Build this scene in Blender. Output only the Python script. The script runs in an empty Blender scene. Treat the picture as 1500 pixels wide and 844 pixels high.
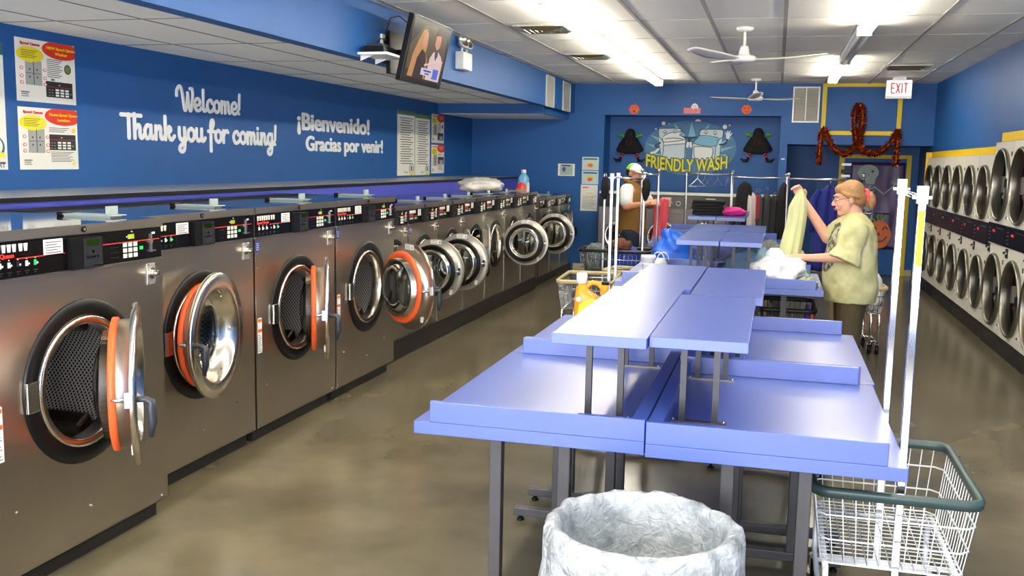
import bpy, math, random
from mathutils import Vector, Matrix, noise
random.seed(7)
PI = math.pi
SC = bpy.context.scene
COL = SC.collection

# ------------------------------------------------------------------ camera
F_PX, PITCH, YAW, ROLL, EYE = 1411.86, 0.131471, -0.264063, 0.019343, 1.7
cp, sp, cy_, sy_ = math.cos(PITCH), math.sin(PITCH), math.cos(YAW), math.sin(YAW)
fwd = Vector((sy_*cp, cy_*cp, -sp)); rgt = Vector((cy_, -sy_, 0)); upv = rgt.cross(fwd)
r2 = math.cos(ROLL)*rgt + math.sin(ROLL)*upv
u2 = -math.sin(ROLL)*rgt + math.cos(ROLL)*upv
cd = bpy.data.cameras.new('camera'); cam = bpy.data.objects.new('camera', cd); COL.objects.link(cam)
cd.sensor_width = 36; cd.lens = F_PX/1500*36; cd.clip_start = 0.05; cd.clip_end = 200
m = Matrix((r2, u2, -fwd)).transposed().to_4x4(); m.translation = (0, 0, EYE)
cam.matrix_world = m
SC.camera = cam

# ------------------------------------------------------------------ light and exposure
TUBE_STRENGTH = 46.0
SKY_STRENGTH = 16.0
SC.view_settings.view_transform = 'Standard'
SC.view_settings.look = 'None'
SC.view_settings.gamma = 1
SC.view_settings.use_curve_mapping = False
SC.view_settings.exposure = 0.27
w = bpy.data.worlds.new('daylight'); SC.world = w; w.use_nodes = True
bg = w.node_tree.nodes['Background']
bg.inputs[0].default_value = (0.93, 0.96, 1.0, 1); bg.inputs[1].default_value = SKY_STRENGTH
ld = bpy.data.lights.new('shop_window_daylight', 'AREA'); ld.shape = 'RECTANGLE'; ld.size = 6.0; ld.size_y = 2.1
lo = bpy.data.objects.new('shop_window_daylight', ld); COL.objects.link(lo)
lo.location = (-1.2, -2.7, 1.45); lo.rotation_euler = (PI/2, 0, 0)
ld.cycles.is_portal = True

# ------------------------------------------------------------------ materials
def lin(c):
    return tuple(((v/255)/12.92 if v/255 <= .04045 else ((v/255+.055)/1.055)**2.4) for v in c)
MATS = {}
def mat(name, rgb, rough=.5, metal=0, var=0, vscale=8, bump=0, bscale=40, emit=0, alpha=1, trans=0, ior=1.45, coat=0, spec=.5, aniso=0, vcol=None, rvar=0, stretch=None):
    if name in MATS: return MATS[name]
    M = bpy.data.materials.new(name); M.use_nodes = True
    nt = M.node_tree; b = nt.nodes['Principled BSDF']; c = (*lin(rgb), 1)
    I = b.inputs
    I['Base Color'].default_value = c; I['Roughness'].default_value = rough; I['Metallic'].default_value = metal
    I['IOR'].default_value = ior; I['Alpha'].default_value = alpha; I['Transmission Weight'].default_value = trans
    I['Coat Weight'].default_value = coat; I['Specular IOR Level'].default_value = spec
    if aniso: I['Anisotropic'].default_value = aniso
    if emit:
        I['Emission Color'].default_value = c; I['Emission Strength'].default_value = emit
    tc = nt.nodes.new('ShaderNodeTexCoord')
    src = tc.outputs['Object']
    if stretch:
        mp = nt.nodes.new('ShaderNodeMapping'); mp.inputs['Scale'].default_value = stretch
        nt.links.new(src, mp.inputs[0]); src = mp.outputs[0]
    if var or vcol:
        n = nt.nodes.new('ShaderNodeTexNoise'); n.inputs['Scale'].default_value = vscale; n.inputs['Detail'].default_value = 6
        nt.links.new(src, n.inputs['Vector'])
        r = nt.nodes.new('ShaderNodeValToRGB'); nt.links.new(n.outputs['Fac'], r.inputs[0])
        r.color_ramp.elements[0].position = .3; r.color_ramp.elements[1].position = .7
        c2 = lin(vcol) if vcol else tuple(min(1, v*(1+var)) for v in c[:3])
        c1 = c[:3] if vcol else tuple(v*(1-var) for v in c[:3])
        r.color_ramp.elements[0].color = (*c1, 1); r.color_ramp.elements[1].color = (*c2, 1)
        nt.links.new(r.outputs[0], I['Base Color'])
        if rvar:
            mr = nt.nodes.new('ShaderNodeMapRange'); mr.inputs[3].default_value = rough-rvar; mr.inputs[4].default_value = rough+rvar
            nt.links.new(n.outputs['Fac'], mr.inputs[0]); nt.links.new(mr.outputs[0], I['Roughness'])
    if bump:
        n2 = nt.nodes.new('ShaderNodeTexNoise'); n2.inputs['Scale'].default_value = bscale; n2.inputs['Detail'].default_value = 3
        nt.links.new(src, n2.inputs['Vector'])
        bp = nt.nodes.new('ShaderNodeBump'); bp.inputs['Strength'].default_value = bump; bp.inputs['Distance'].default_value = .01
        nt.links.new(n2.outputs['Fac'], bp.inputs['Height']); nt.links.new(bp.outputs[0], I['Normal'])
    MATS[name] = M
    return M

BLUE = mat('wall_blue_paint', (18, 82, 148), .5, var=.06, vscale=3, bump=.15, bscale=120)
WHITE_CEIL = mat('ceiling_tile_white', (240, 237, 228), .85, var=.03, vscale=60, bump=.25, bscale=150)
GRID = mat('ceiling_grid_metal', (170, 168, 160), .5)
GAP = mat('shadow_gap_grey', (120, 118, 112), .8)
CONC = mat('polished_concrete', (84, 77, 60), .21, vcol=(112, 104, 83), vscale=1.8)
YEL = mat('yellow_trim_paint', (232, 196, 8), .45)
TAN = mat('tan_baseboard', (196, 184, 150), .6)
STEEL = mat('brushed_steel', (178, 170, 156), .34, 1, var=.05, vscale=2.5, bump=.12, bscale=2.2)
STEEL2 = mat('bright_steel', (214, 208, 196), .2, 1)
TOPST = mat('mirror_steel_top', (190, 190, 190), .06, 1, bump=.02, bscale=3)
STEELD = mat('dark_steel', (112, 104, 96), .3, 1, bump=.06, bscale=3)
CHROME = mat('chrome', (235, 235, 238), .1, 1)
BLACK = mat('black_plastic', (12, 12, 13), .34, spec=.3)
BLACKG = mat('black_glass_panel', (9, 8, 9), .25, spec=.25)
BLACKM = mat('black_kick_paint', (30, 26, 24), .5)
DGREY = mat('dark_grey_plastic', (46, 50, 56), .4)
FLANGE = mat('pale_door_flange', (176, 170, 160), .4, .75)
DARKP = mat('charcoal_plastic', (34, 36, 40), .4, spec=.3)
PLATE = mat('satin_lock_plate', (196, 194, 186), .38, .7)
GASKET = mat('orange_rubber_gasket', (240, 96, 44), .45)
REDP = mat('red_print', (226, 52, 34), .5)
WHITEP = mat('white_print', (238, 236, 230), .6)
KEYW = mat('keypad_white', (225, 222, 205), .5)
GREENL = mat('green_led', (30, 190, 80), .4, emit=.4)
LCD = mat('green_lcd', (96, 140, 50), .3, emit=.2)
LCDY = mat('yellow_lcd', (150, 165, 40), .3, emit=.15)
ORANGEP = mat('orange_print', (228, 104, 30), .5)
BLUEP = mat('blue_sticker', (40, 60, 140), .5)
LAM = mat('blue_laminate', (52, 78, 162), .36, var=.03, vscale=30, ior=1.65, coat=.6)
LAM.node_tree.nodes['Principled BSDF'].inputs['Coat Roughness'].default_value = .30
LEGM = mat('grey_leg_paint', (68, 66, 68), .42, .2, var=.1, vscale=25)
BULK = mat('bulkhead_blue_panel', (66, 74, 172), .35)
CAPM = mat('grey_cap_laminate', (150, 152, 158), .3)
GREYPL = mat('grey_lid_plastic', (158, 168, 164), .45)
GLASS = mat('door_glass', (210, 215, 212), .04, 0, trans=1, ior=1.3)
DRY_W = mat('dryer_white_enamel', (226, 222, 210), .35)
DRY_G = mat('dryer_glass', (30, 28, 26), .08, 0, trans=.0, spec=.8)
DRING = mat('dryer_ring_steel', (134, 130, 120), .35, 1)
DDRUM = mat('dryer_drum_tan', (74, 68, 54), .45, .5)
THIN = bpy.data.materials.new('thin_door_glass'); THIN.use_nodes = True
_n = THIN.node_tree; _t = _n.nodes.new('ShaderNodeBsdfTransparent'); _t.inputs[0].default_value = (.75, .75, .74, 1); _m = _n.nodes.new('ShaderNodeMixShader'); _m.inputs[0].default_value = .07
_g = _n.nodes.new('ShaderNodeBsdfGlossy'); _g.inputs['Roughness'].default_value = .06
_n.links.new(_t.outputs[0], _m.inputs[1]); _n.links.new(_g.outputs[0], _m.inputs[2]); _n.links.new(_m.outputs[0], _n.nodes['Material Output'].inputs[0])
def perf():
    M = bpy.data.materials.new('perforated_drum_steel'); M.use_nodes = True
    nt = M.node_tree; b = nt.nodes['Principled BSDF']; b.inputs['Metallic'].default_value = .5; b.inputs['Roughness'].default_value = .4
    tc = nt.nodes.new('ShaderNodeUVMap'); v = nt.nodes.new('ShaderNodeTexVoronoi'); v.inputs['Scale'].default_value = 70; v.inputs['Randomness'].default_value = 0
    r = nt.nodes.new('ShaderNodeValToRGB'); r.color_ramp.elements[0].position = .30; r.color_ramp.elements[1].position = .36
    r.color_ramp.elements[0].color = (.004, .004, .004, 1); r.color_ramp.elements[1].color = (.60, .57, .53, 1)
    mp = nt.nodes.new('ShaderNodeMapping'); mp.inputs['Rotation'].default_value = (0, 0, .785)
    nt.links.new(tc.outputs[0], mp.inputs[0]); nt.links.new(mp.outputs[0], v.inputs['Vector']); nt.links.new(v.outputs['Distance'], r.inputs[0]); nt.links.new(r.outputs[0], b.inputs['Base Color'])
    return M
PERF = perf()
TUBE = mat('fluorescent_tube_glow', (255, 247, 228), .5, emit=TUBE_STRENGTH)
FIXW = mat('white_enamel', (232, 230, 224), .4)

# ------------------------------------------------------------------ mesh builder
class MB:
    def __init__(s, *mats):
        s.v = []; s.f = []; s.mi = []; s.sm = []; s.M = Matrix(); s.mats = list(mats); s.uv = {}
    def frame(s, o, u, v, n):
        s.M = Matrix((Vector(u), Vector(v), Vector(n))).transposed().to_4x4(); s.M.translation = Vector(o); return s
    def at(s, x=0, y=0, z=0, rz=0, rx=0, ry=0):
        s.M = Matrix.Translation((x, y, z)) @ Matrix.Rotation(rz, 4, 'Z') @ Matrix.Rotation(ry, 4, 'Y') @ Matrix.Rotation(rx, 4, 'X'); return s
    def mid(s, mt):
        if isinstance(mt, int): return mt
        if mt not in s.mats: s.mats.append(mt)
        return s.mats.index(mt)
    def add(s, vs, fs, mt=0, sm=False):
        k = len(s.v); mi = s.mid(mt)
        s.v += [tuple(s.M @ Vector(p)) for p in vs]
        for f in fs:
            s.f.append(tuple(i+k for i in f)); s.mi.append(mi); s.sm.append(sm)
    def box(s, a, b, mt=0):
        x0, x1 = sorted((a[0], b[0])); y0, y1 = sorted((a[1], b[1])); z0, z1 = sorted((a[2], b[2]))
        s.add([(x0,y0,z0),(x1,y0,z0),(x1,y1,z0),(x0,y1,z0),(x0,y0,z1),(x1,y0,z1),(x1,y1,z1),(x0,y1,z1)],
              [(0,3,2,1),(4,5,6,7),(0,1,5,4),(1,2,6,5),(2,3,7,6),(3,0,4,7)], mt)
    def prism(s, poly, n0, n1, mt=0):
        k = len(poly); vs = [(p[0], p[1], n0) for p in poly]+[(p[0], p[1], n1) for p in poly]
        fs = [tuple(range(k-1, -1, -1)), tuple(range(k, 2*k))]+[(i, (i+1) % k, k+(i+1) % k, k+i) for i in range(k)]
        s.add(vs, fs, mt)
    def disc(s, u, v, r, n0, n1, mt=0, ry=None, k=24):
        s.prism([(u+r*math.cos(2*PI*i/k), v+(ry or r)*math.sin(2*PI*i/k)) for i in range(k)], n0, n1, mt)
    def lathe(s, prof, k=32, mt=0, sm=True, a0=0, a1=2*PI, axis='z'):
        full = abs(a1-a0-2*PI) < 1e-6; n = k if full else k+1; vs = []; fs = []
        for r, z in prof:
            for i in range(n):
                a = a0+(a1-a0)*i/k
                vs.append((r*math.cos(a), r*math.sin(a), z) if axis == 'z' else ((z, r*math.cos(a), r*math.sin(a)) if axis == 'x' else (r*math.cos(a), z, r*math.sin(a))))
        for j in range(len(prof)-1):
            for i in range(k):
                i2 = (i+1) % n
                fs.append((j*n+i, j*n+i2, (j+1)*n+i2, (j+1)*n+i))
        s.add(vs, fs, mt, sm)
    def tube(s, pts, r, mt=0, k=8, closed=False, rs=None, sm=True):
        pts = [Vector(p) for p in pts]; n = len(pts); vs = []; prev = None
        for i, p in enumerate(pts):
            if closed: t = pts[(i+1) % n]-pts[i-1]
            else: t = pts[min(i+1, n-1)]-pts[max(i-1, 0)]
            if t.length < 1e-9: t = Vector((0, 0, 1))
            t.normalize()
            if prev is None:
                a = Vector((0, 0, 1)) if abs(t.z) < .9 else Vector((1, 0, 0)); u = t.cross(a).normalized()
            else:
                u = (prev-t*prev.dot(t))
                u = u.normalized() if u.length > 1e-6 else t.orthogonal().normalized()
            prev = u; vv = t.cross(u); rr = rs[i] if rs else r
            for j in range(k):
                a = 2*PI*(j+.5)/k; vs.append(p+(u*math.cos(a)+vv*math.sin(a))*rr)
        fs = []
        for i in range(n if closed else n-1):
            i2 = (i+1) % n
            for j in range(k): fs.append((i*k+j, i*k+(j+1) % k, i2*k+(j+1) % k, i2*k+j))
        if not closed: fs += [tuple(range(k-1, -1, -1)), tuple((n-1)*k+j for j in range(k))]
        s.add(vs, fs, mt, sm)
    def ball(s, c, r, mt=0, k=12, amp=0, fr=3, seed=0, zmin=None):
        if not hasattr(r, '__len__'): r = (r, r, r)
        vs = []; fs = []; h = k
        for j in range(h+1):
            th = PI*j/h
            for i in range(2*k):
                ph = PI*i/k; d = Vector((math.sin(th)*math.cos(ph), math.sin(th)*math.sin(ph), math.cos(th)))
                q = 1+(amp*noise.fractal(d*fr+Vector((seed, seed*2, 0)), 1.0, 2.0, 3) if amp else 0)
                p = Vector((c[0]+d.x*r[0]*q, c[1]+d.y*r[1]*q, c[2]+d.z*r[2]*q))
                if zmin is not None: p.z = max(p.z, zmin)
                vs.append(p)
        n = 2*k
        for j in range(h):
            for i in range(n): fs.append((j*n+i, (j+1)*n+i, (j+1)*n+(i+1) % n, j*n+(i+1) % n))
        s.add(vs, fs, mt, True)
    def loft(s, rings, mt=0, cap=True, sm=True):
        k = len(rings[0]); vs = [p for r in rings for p in r]; fs = []
        for j in range(len(rings)-1):
            for i in range(k): fs.append((j*k+i, j*k+(i+1) % k, (j+1)*k+(i+1) % k, (j+1)*k+i))
        if cap: fs += [tuple(range(k-1, -1, -1)), tuple((len(rings)-1)*k+i for i in range(k))]
        s.add(vs, fs, mt, sm)
    def stroke(s, pts, wd, n0, n1, mt=0, smooth=True, k=8):
        P = [Vector((a, b)) for a, b in pts]
        if smooth and len(P) > 2:
            Q = []
            for i in range(len(P)-1):
                p0, p1, p2, p3 = P[max(i-1, 0)], P[i], P[i+1], P[min(i+2, len(P)-1)]
                for j in range(6):
                    t = j/6; Q.append(.5*((2*p1)+(p2-p0)*t+(2*p0-5*p1+4*p2-p3)*t*t+(3*p1-p0-3*p2+p3)*t**3))
            Q.append(P[-1]); P = Q
        s.cnt = getattr(s, 'cnt', 0)
        for i, p in enumerate(P):
            s.cnt = (s.cnt+1) % 40; s.disc(p.x, p.y, wd/2, n0, n1+2.5e-5*s.cnt, mt, k=k)
        for i in range(len(P)-1):
            d = P[i+1]-P[i]
            if d.length < 1e-6: continue
            q = Vector((-d.y, d.x)).normalized()*wd/2
            s.prism([tuple(P[i]-q), tuple(P[i+1]-q), tuple(P[i+1]+q), tuple(P[i]+q)], n0, n1+2.5e-5*((s.cnt*7+i*3) % 40)+1e-5, mt)
    def text(s, st, u, v, size, mt, n0=0, n1=.001, sx=1, bold=0, align='LEFT', width=None, shear=0, warp=None):
        cu = bpy.data.curves.new('t', 'FONT'); cu.body = st; cu.size = size; cu.align_x = 'LEFT'
        cu.offset = bold; cu.extrude = (n1-n0)/2; cu.shear = shear; cu.resolution_u = 4
        ob = bpy.data.objects.new('t', cu); COL.objects.link(ob)
        me = bpy.data.meshes.new_from_object(ob.evaluated_get(bpy.context.evaluated_depsgraph_get()))
        vs = [p.co.copy() for p in me.vertices]; fs = [tuple(p.vertices) for p in me.polygons]
        bpy.data.objects.remove(ob); bpy.data.curves.remove(cu); bpy.data.meshes.remove(me)
        if not vs: return
        x0 = min(p.x for p in vs); x1 = max(p.x for p in vs)
        if width: sx = width/(x1-x0)
        off = {'LEFT': -x0, 'CENTER': -(x0+x1)/2, 'RIGHT': -x1}[align]
        out = []
        for p in vs:
            a, b = u+(p.x+off)*sx, v+p.y
            if warp: a, b = warp(a, b)
            out.append((a, b, n0+(p.z+(n1-n0)/2)))
        s.add(out, fs, mt)
    def build(s, name, parent=None, bevel=0, seg=2, sub=0, solid=0, remesh=0, smoothit=0, noise_disp=None, autos=False):
        me = bpy.data.meshes.new(name)
        me.from_pydata([tuple(p) for p in s.v], [], s.f)
        for mt in s.mats: me.materials.append(mt)
        me.polygons.foreach_set('material_index', s.mi); me.polygons.foreach_set('use_smooth', s.sm)
        if s.uv.get('cyl'):
            uv = me.uv_layers.new(name='UVMap'); R, ax = s.uv['cyl']
            for p in me.polygons:
                aa = []
                for li in p.loop_indices:
                    co = me.vertices[me.loops[li].vertex_index].co
                    c = (co-Vector(ax)); aa.append((math.atan2(c.z, c.y), c.x, li, c))
                base = aa[0][0]; flat = abs(p.normal.x) > .7
                for a, x, li, c in aa:
                    if a-base > PI: a -= 2*PI
                    if base-a > PI: a += 2*PI
                    uv.data[li].uv = (c.y, c.z) if flat else (a*R, x)
        me.update()
        o = bpy.data.objects.new(name, me); COL.objects.link(o)
        if parent: o.parent = parent
        if remesh:
            md = o.modifiers.new('r', 'REMESH'); md.mode = 'VOXEL'; md.voxel_size = remesh; md.use_smooth_shade = True
        if smoothit:
            md = o.modifiers.new('s', 'SMOOTH'); md.factor = .5; md.iterations = smoothit
        if noise_disp:
            st, scl = noise_disp
            tx = bpy.data.textures.new(name, 'CLOUDS'); tx.noise_scale = scl
            md = o.modifiers.new('d', 'DISPLACE'); md.texture = tx; md.strength = st; md.texture_coords = 'LOCAL'
        if bevel:
            md = o.modifiers.new('b', 'BEVEL'); md.width = bevel; md.segments = seg; md.limit_method = 'ANGLE'; md.angle_limit = .7
            md.harden_normals = False
        if sub:
            md = o.modifiers.new('u', 'SUBSURF'); md.levels = sub; md.render_levels = sub
        if solid:
            md = o.modifiers.new('o', 'SOLIDIFY'); md.thickness = solid
        return o

def tag(o, label=None, cat=None, group=None, kind=None):
    if label: o['label'] = label
    if cat: o['category'] = cat
    if group: o['group'] = group
    if kind: o['kind'] = kind
    return o
def thing(name, label, cat, loc=(0, 0, 0), rz=0, group=None):
    o = bpy.data.objects.new(name, None); COL.objects.link(o); o.empty_display_size = .05
    o.location = loc; o.rotation_euler = (0, 0, rz)
    return tag(o, label, cat, group)
def struct(o): o['kind'] = 'structure'; return o
def dup(root, loc, rz=None, label=None, group=None, skip=()):
    kids = {}
    for o in bpy.data.objects:
        if o.parent: kids.setdefault(o.parent.name, []).append(o)
    def rec(o, par):
        c = o.copy(); COL.objects.link(c)
        if par: c.parent = par
        for k in kids.get(o.name, []):
            if k.name.split('.')[0] not in skip: rec(k, c)
        return c
    r = rec(root, None); r.location = loc
    if rz is not None: r.rotation_euler = (0, 0, rz)
    if label: r['label'] = label
    if group: r['group'] = group
    return r

LW = dict(u=(0, 1, 0), v=(0, 0, 1), n=(1, 0, 0))      # faces +x, text runs away from the camera
BW = dict(u=(1, 0, 0), v=(0, 0, 1), n=(0, -1, 0))     # faces the camera
# ------------------------------------------------------------------ room dimensions
XL, XR, YB, YF, ZC = -4.77, 2.13, 15.0, -2.6, 2.9
XBM, ZLOW = -3.1, 2.5
XOUT = 3.2
b = MB(CONC); b.box((XL-.15, YF-.15, -.1), (XOUT+.15, 16.6, 0)); struct(b.build('floor'))
# main ceiling with its grid
b = MB(WHITE_CEIL, GRID, GAP); b.box((XBM-.1, YF-.15, ZC), (XOUT+.15, 16.6, ZC+.1))
for k in range(-5, 4):
    x = .6*k; b.box((x-.013, YF, ZC-.008), (x+.013, YB, ZC), 1); b.box((x+.013, YF, ZC-.003), (x+.017, YB, ZC), 2)
y = 8.39-1.2*9
while y < YB:
    b.box((XBM, y-.007, ZC-.004), (XR, y+.007, ZC), 1); b.box((XBM, y+.007, ZC-.002), (XR, y+.012, ZC), 2); y += 1.2
struct(b.build('ceiling'))
# low ceiling on the left with the beam
b = MB(WHITE_CEIL, GAP); b.box((XL-.1, YF-.15, ZLOW), (XBM-.1, 13.35, ZLOW+.1))
for x in (-3.72, -4.33): b.box((x-.006, YF, ZLOW-.003), (x+.006, 13.35, ZLOW), 1)
y = 8.39-1.2*9+.35
while y < 13.3: b.box((XL, y-.006, ZLOW-.003), (XBM-.1, y+.006, ZLOW), 1); y += 1.2
struct(b.build('ceiling_low'))
b = MB(BLUE); b.box((XBM-.12, YF, 2.455), (XBM, YB, ZC+.05)); struct(b.build('trim_1'))
# dropped box over the far corner
b = MB(BLUE, WHITE_CEIL); b.box((XL, 13.35, 2.36), (XBM-.09, YB, 2.6)); b.box((XL+.02, 13.42, 2.355), (XBM-.13, YB-.02, 2.36), 1)
struct(b.build('ceiling_box'))
# walls
b = MB(BLUE); b.box((XL-.15, YF, 0), (XL, YB+.1, ZC)); struct(b.build('wall_left'))
RX0, RX1, RZ, RD = -2.62, .02, 2.43, 15.55            # logo recess
DX0, DX1, DZ, DD = .13, XR, 2.02, 16.3                 # door recess
b = MB(BLUE)
b.box((XL-.1, YB, 0), (RX0, YB+.12, ZC)); b.box((RX0, YB, RZ), (DX0, YB+.12, ZC)); b.box((RX1, YB, 0), (DX0, YB+.12, RZ))
b.box((DX0, YB, DZ), (XOUT, YB+.12, ZC)); b.box((XR, YB, 0), (XOUT, YB+.12, DZ))
struct(b.build('wall_back'))
b = MB(BLUE)
b.box((RX0-.1, RD, 0), (RX1+.1, RD+.1, RZ+.1)); b.box((RX0-.1, YB+.1, 0), (RX0, RD, RZ)); b.box((RX1, YB+.1, 0), (RX1+.1, RD, RZ)); b.box((RX0, YB+.1, RZ), (RX1, RD, RZ+.1))
struct(b.build('wall_recess'))
b = MB(BLUE)
b.box((DX0-.1, DD, 0), (XOUT, DD+.1, DZ+.1)); b.box((DX0-.05, YB+.12, 0), (DX0, DD, DZ)); b.box((XR, YB+.12, 0), (XR+.1, DD, DZ)); b.box((DX0, YB+.12, DZ), (XR, DD, DZ+.1))
struct(b.build('wall_door_recess'))
# right wall: opening for the dryer bank
DY0, DYM, DY1 = 7.42, 10.52, 14.99
b = MB(BLUE)
b.box((XR, YF, 0), (XR+.08, DY0, ZC)); b.box((XR, DY0, 1.985), (XR+.08, DYM, ZC)); b.box((XR, DYM, 1.865), (XR+.08, YB, ZC)); b.box((XOUT, YF, 0), (XOUT+.1, 16.4, ZC))
struct(b.build('wall_right'))
b = MB(BLUE)
b.box((XL-.15, YF-.15, 0), (XOUT+.1, YF, .4)); b.box((XL-.15, YF-.15, 2.5), (XOUT+.1, YF, ZC)); b.box((XL-.15, YF-.15, .4), (-4.2, YF, 2.5)); b.box((1.8, YF-.15, .4), (XOUT+.1, YF, 2.5))
struct(b.build('wall_front'))
b = MB(FIXW)
for x in (-4.2, -2.7, -1.2, .3, 1.76): b.box((x, YF-.1, .4), (x+.04, YF-.04, 2.5))
b.box((-4.2, YF-.1, .4), (1.8, YF-.04, .44)); b.box((-4.2, YF-.1, 2.46), (1.8, YF-.04, 2.5)); struct(b.build('window_1'))
b = MB(TAN); b.box((-3.06, YB-.015, 0), (RX0, YB, .1)); struct(b.build('baseboard_back', bevel=.004))
b = MB(TAN); b.box((2.02, DD-.015, 0), (XR, DD, .1)); b.box((DX0, DD-.015, 0), (.95, DD, .1)); struct(b.build('baseboard_door_recess', bevel=.004))
# yellow trims
b = MB(YEL); b.box((XR-.012, DY0, 1.975), (XR, DYM, 2.06)); struct(b.build('trim_2', bevel=.003))
b = MB(YEL); b.box((XR-.012, DYM, 1.855), (XR, YB-.02, 1.935)); struct(b.build('trim_3', bevel=.003))
b = MB(YEL); b.box((2.045, YB-.04, 0), (2.13, YB-.002, 1.93)); struct(b.build('trim_4', bevel=.003))
# blue panel framed in yellow above the door recess
b = MB(YEL, BLUE)
for a, c in (((.585, 2.16), (.645, 2.9)), ((1.62, 2.16), (1.68, 2.9)), ((.645, 2.16), (1.62, 2.22)), ((.645, 2.85), (1.62, 2.9))): b.box((a[0], YB-.03, a[1]), (c[0], YB, c[1]))
b.box((.645, YB-.008, 2.22), (1.13, YB, 2.85), 1); b.box((1.136, YB-.008, 2.22), (1.62, YB, 2.85), 1)
struct(b.build('trim_5'))
# back door with yellow frame
b = MB(YEL)
b.box((.95, DD-.04, 0), (1.03, DD, 1.9)); b.box((1.95, DD-.04, 0), (2.02, DD, 1.9)); b.box((1.03, DD-.04, 1.84), (1.95, DD, 1.9)); struct(b.build('trim_6', bevel=.004))
b = MB(BLUE); b.box((1.03, DD-.03, 0.01), (1.95, DD, 1.84)); d1 = struct(b.build('door_1'))
b = MB(CHROME); b.tube([(1.2, DD-.03, .98), (1.2, DD-.08, .98), (1.75, DD-.08, .98), (1.75, DD-.03, .98)], .014); b.build('push_bar', d1)
b = MB(PLATE, BLACK)
b.box((.98, DD-.09, 1.72), (1.13, DD-.04, 1.76)); b.box((.98, DD-.10, 1.60), (1.14, DD-.04, 1.66), 1); b.box((.98, DD-.09, 1.54), (1.12, DD-.04, 1.58))
tag(b.build('door_closer', bevel=.003), 'silver and black door closer beside the skeleton banner', 'door closer')

# ------------------------------------------------------------------ washers along the left wall
def ring_panel(mb, y0, y1, z0, z1, cy, cz, r, x, mt, k=48):
    """flat rectangle in the plane x with a round hole"""
    ang = sorted(set([2*PI*i/k for i in range(k)]+[math.atan2(zz-cz, yy-cy) % (2*PI) for yy in (y0, y1) for zz in (z0, z1)]))
    inn = []; out = []
    for a in ang:
        c, s_ = math.cos(a), math.sin(a); t = 1e9
        if c > 1e-9: t = min(t, (y1-cy)/c)
        if c < -1e-9: t = min(t, (y0-cy)/c)
        if s_ > 1e-9: t = min(t, (z1-cz)/s_)
        if s_ < -1e-9: t = min(t, (z0-cz)/s_)
        inn.append((x, cy+r*c, cz+r*s_)); out.append((x, cy+t*c, cz+t*s_))
    n = len(ang); mb.add(inn+out, [(i, n+i, n+(i+1) % n, (i+1) % n) for i in range(n)], mt)

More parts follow.
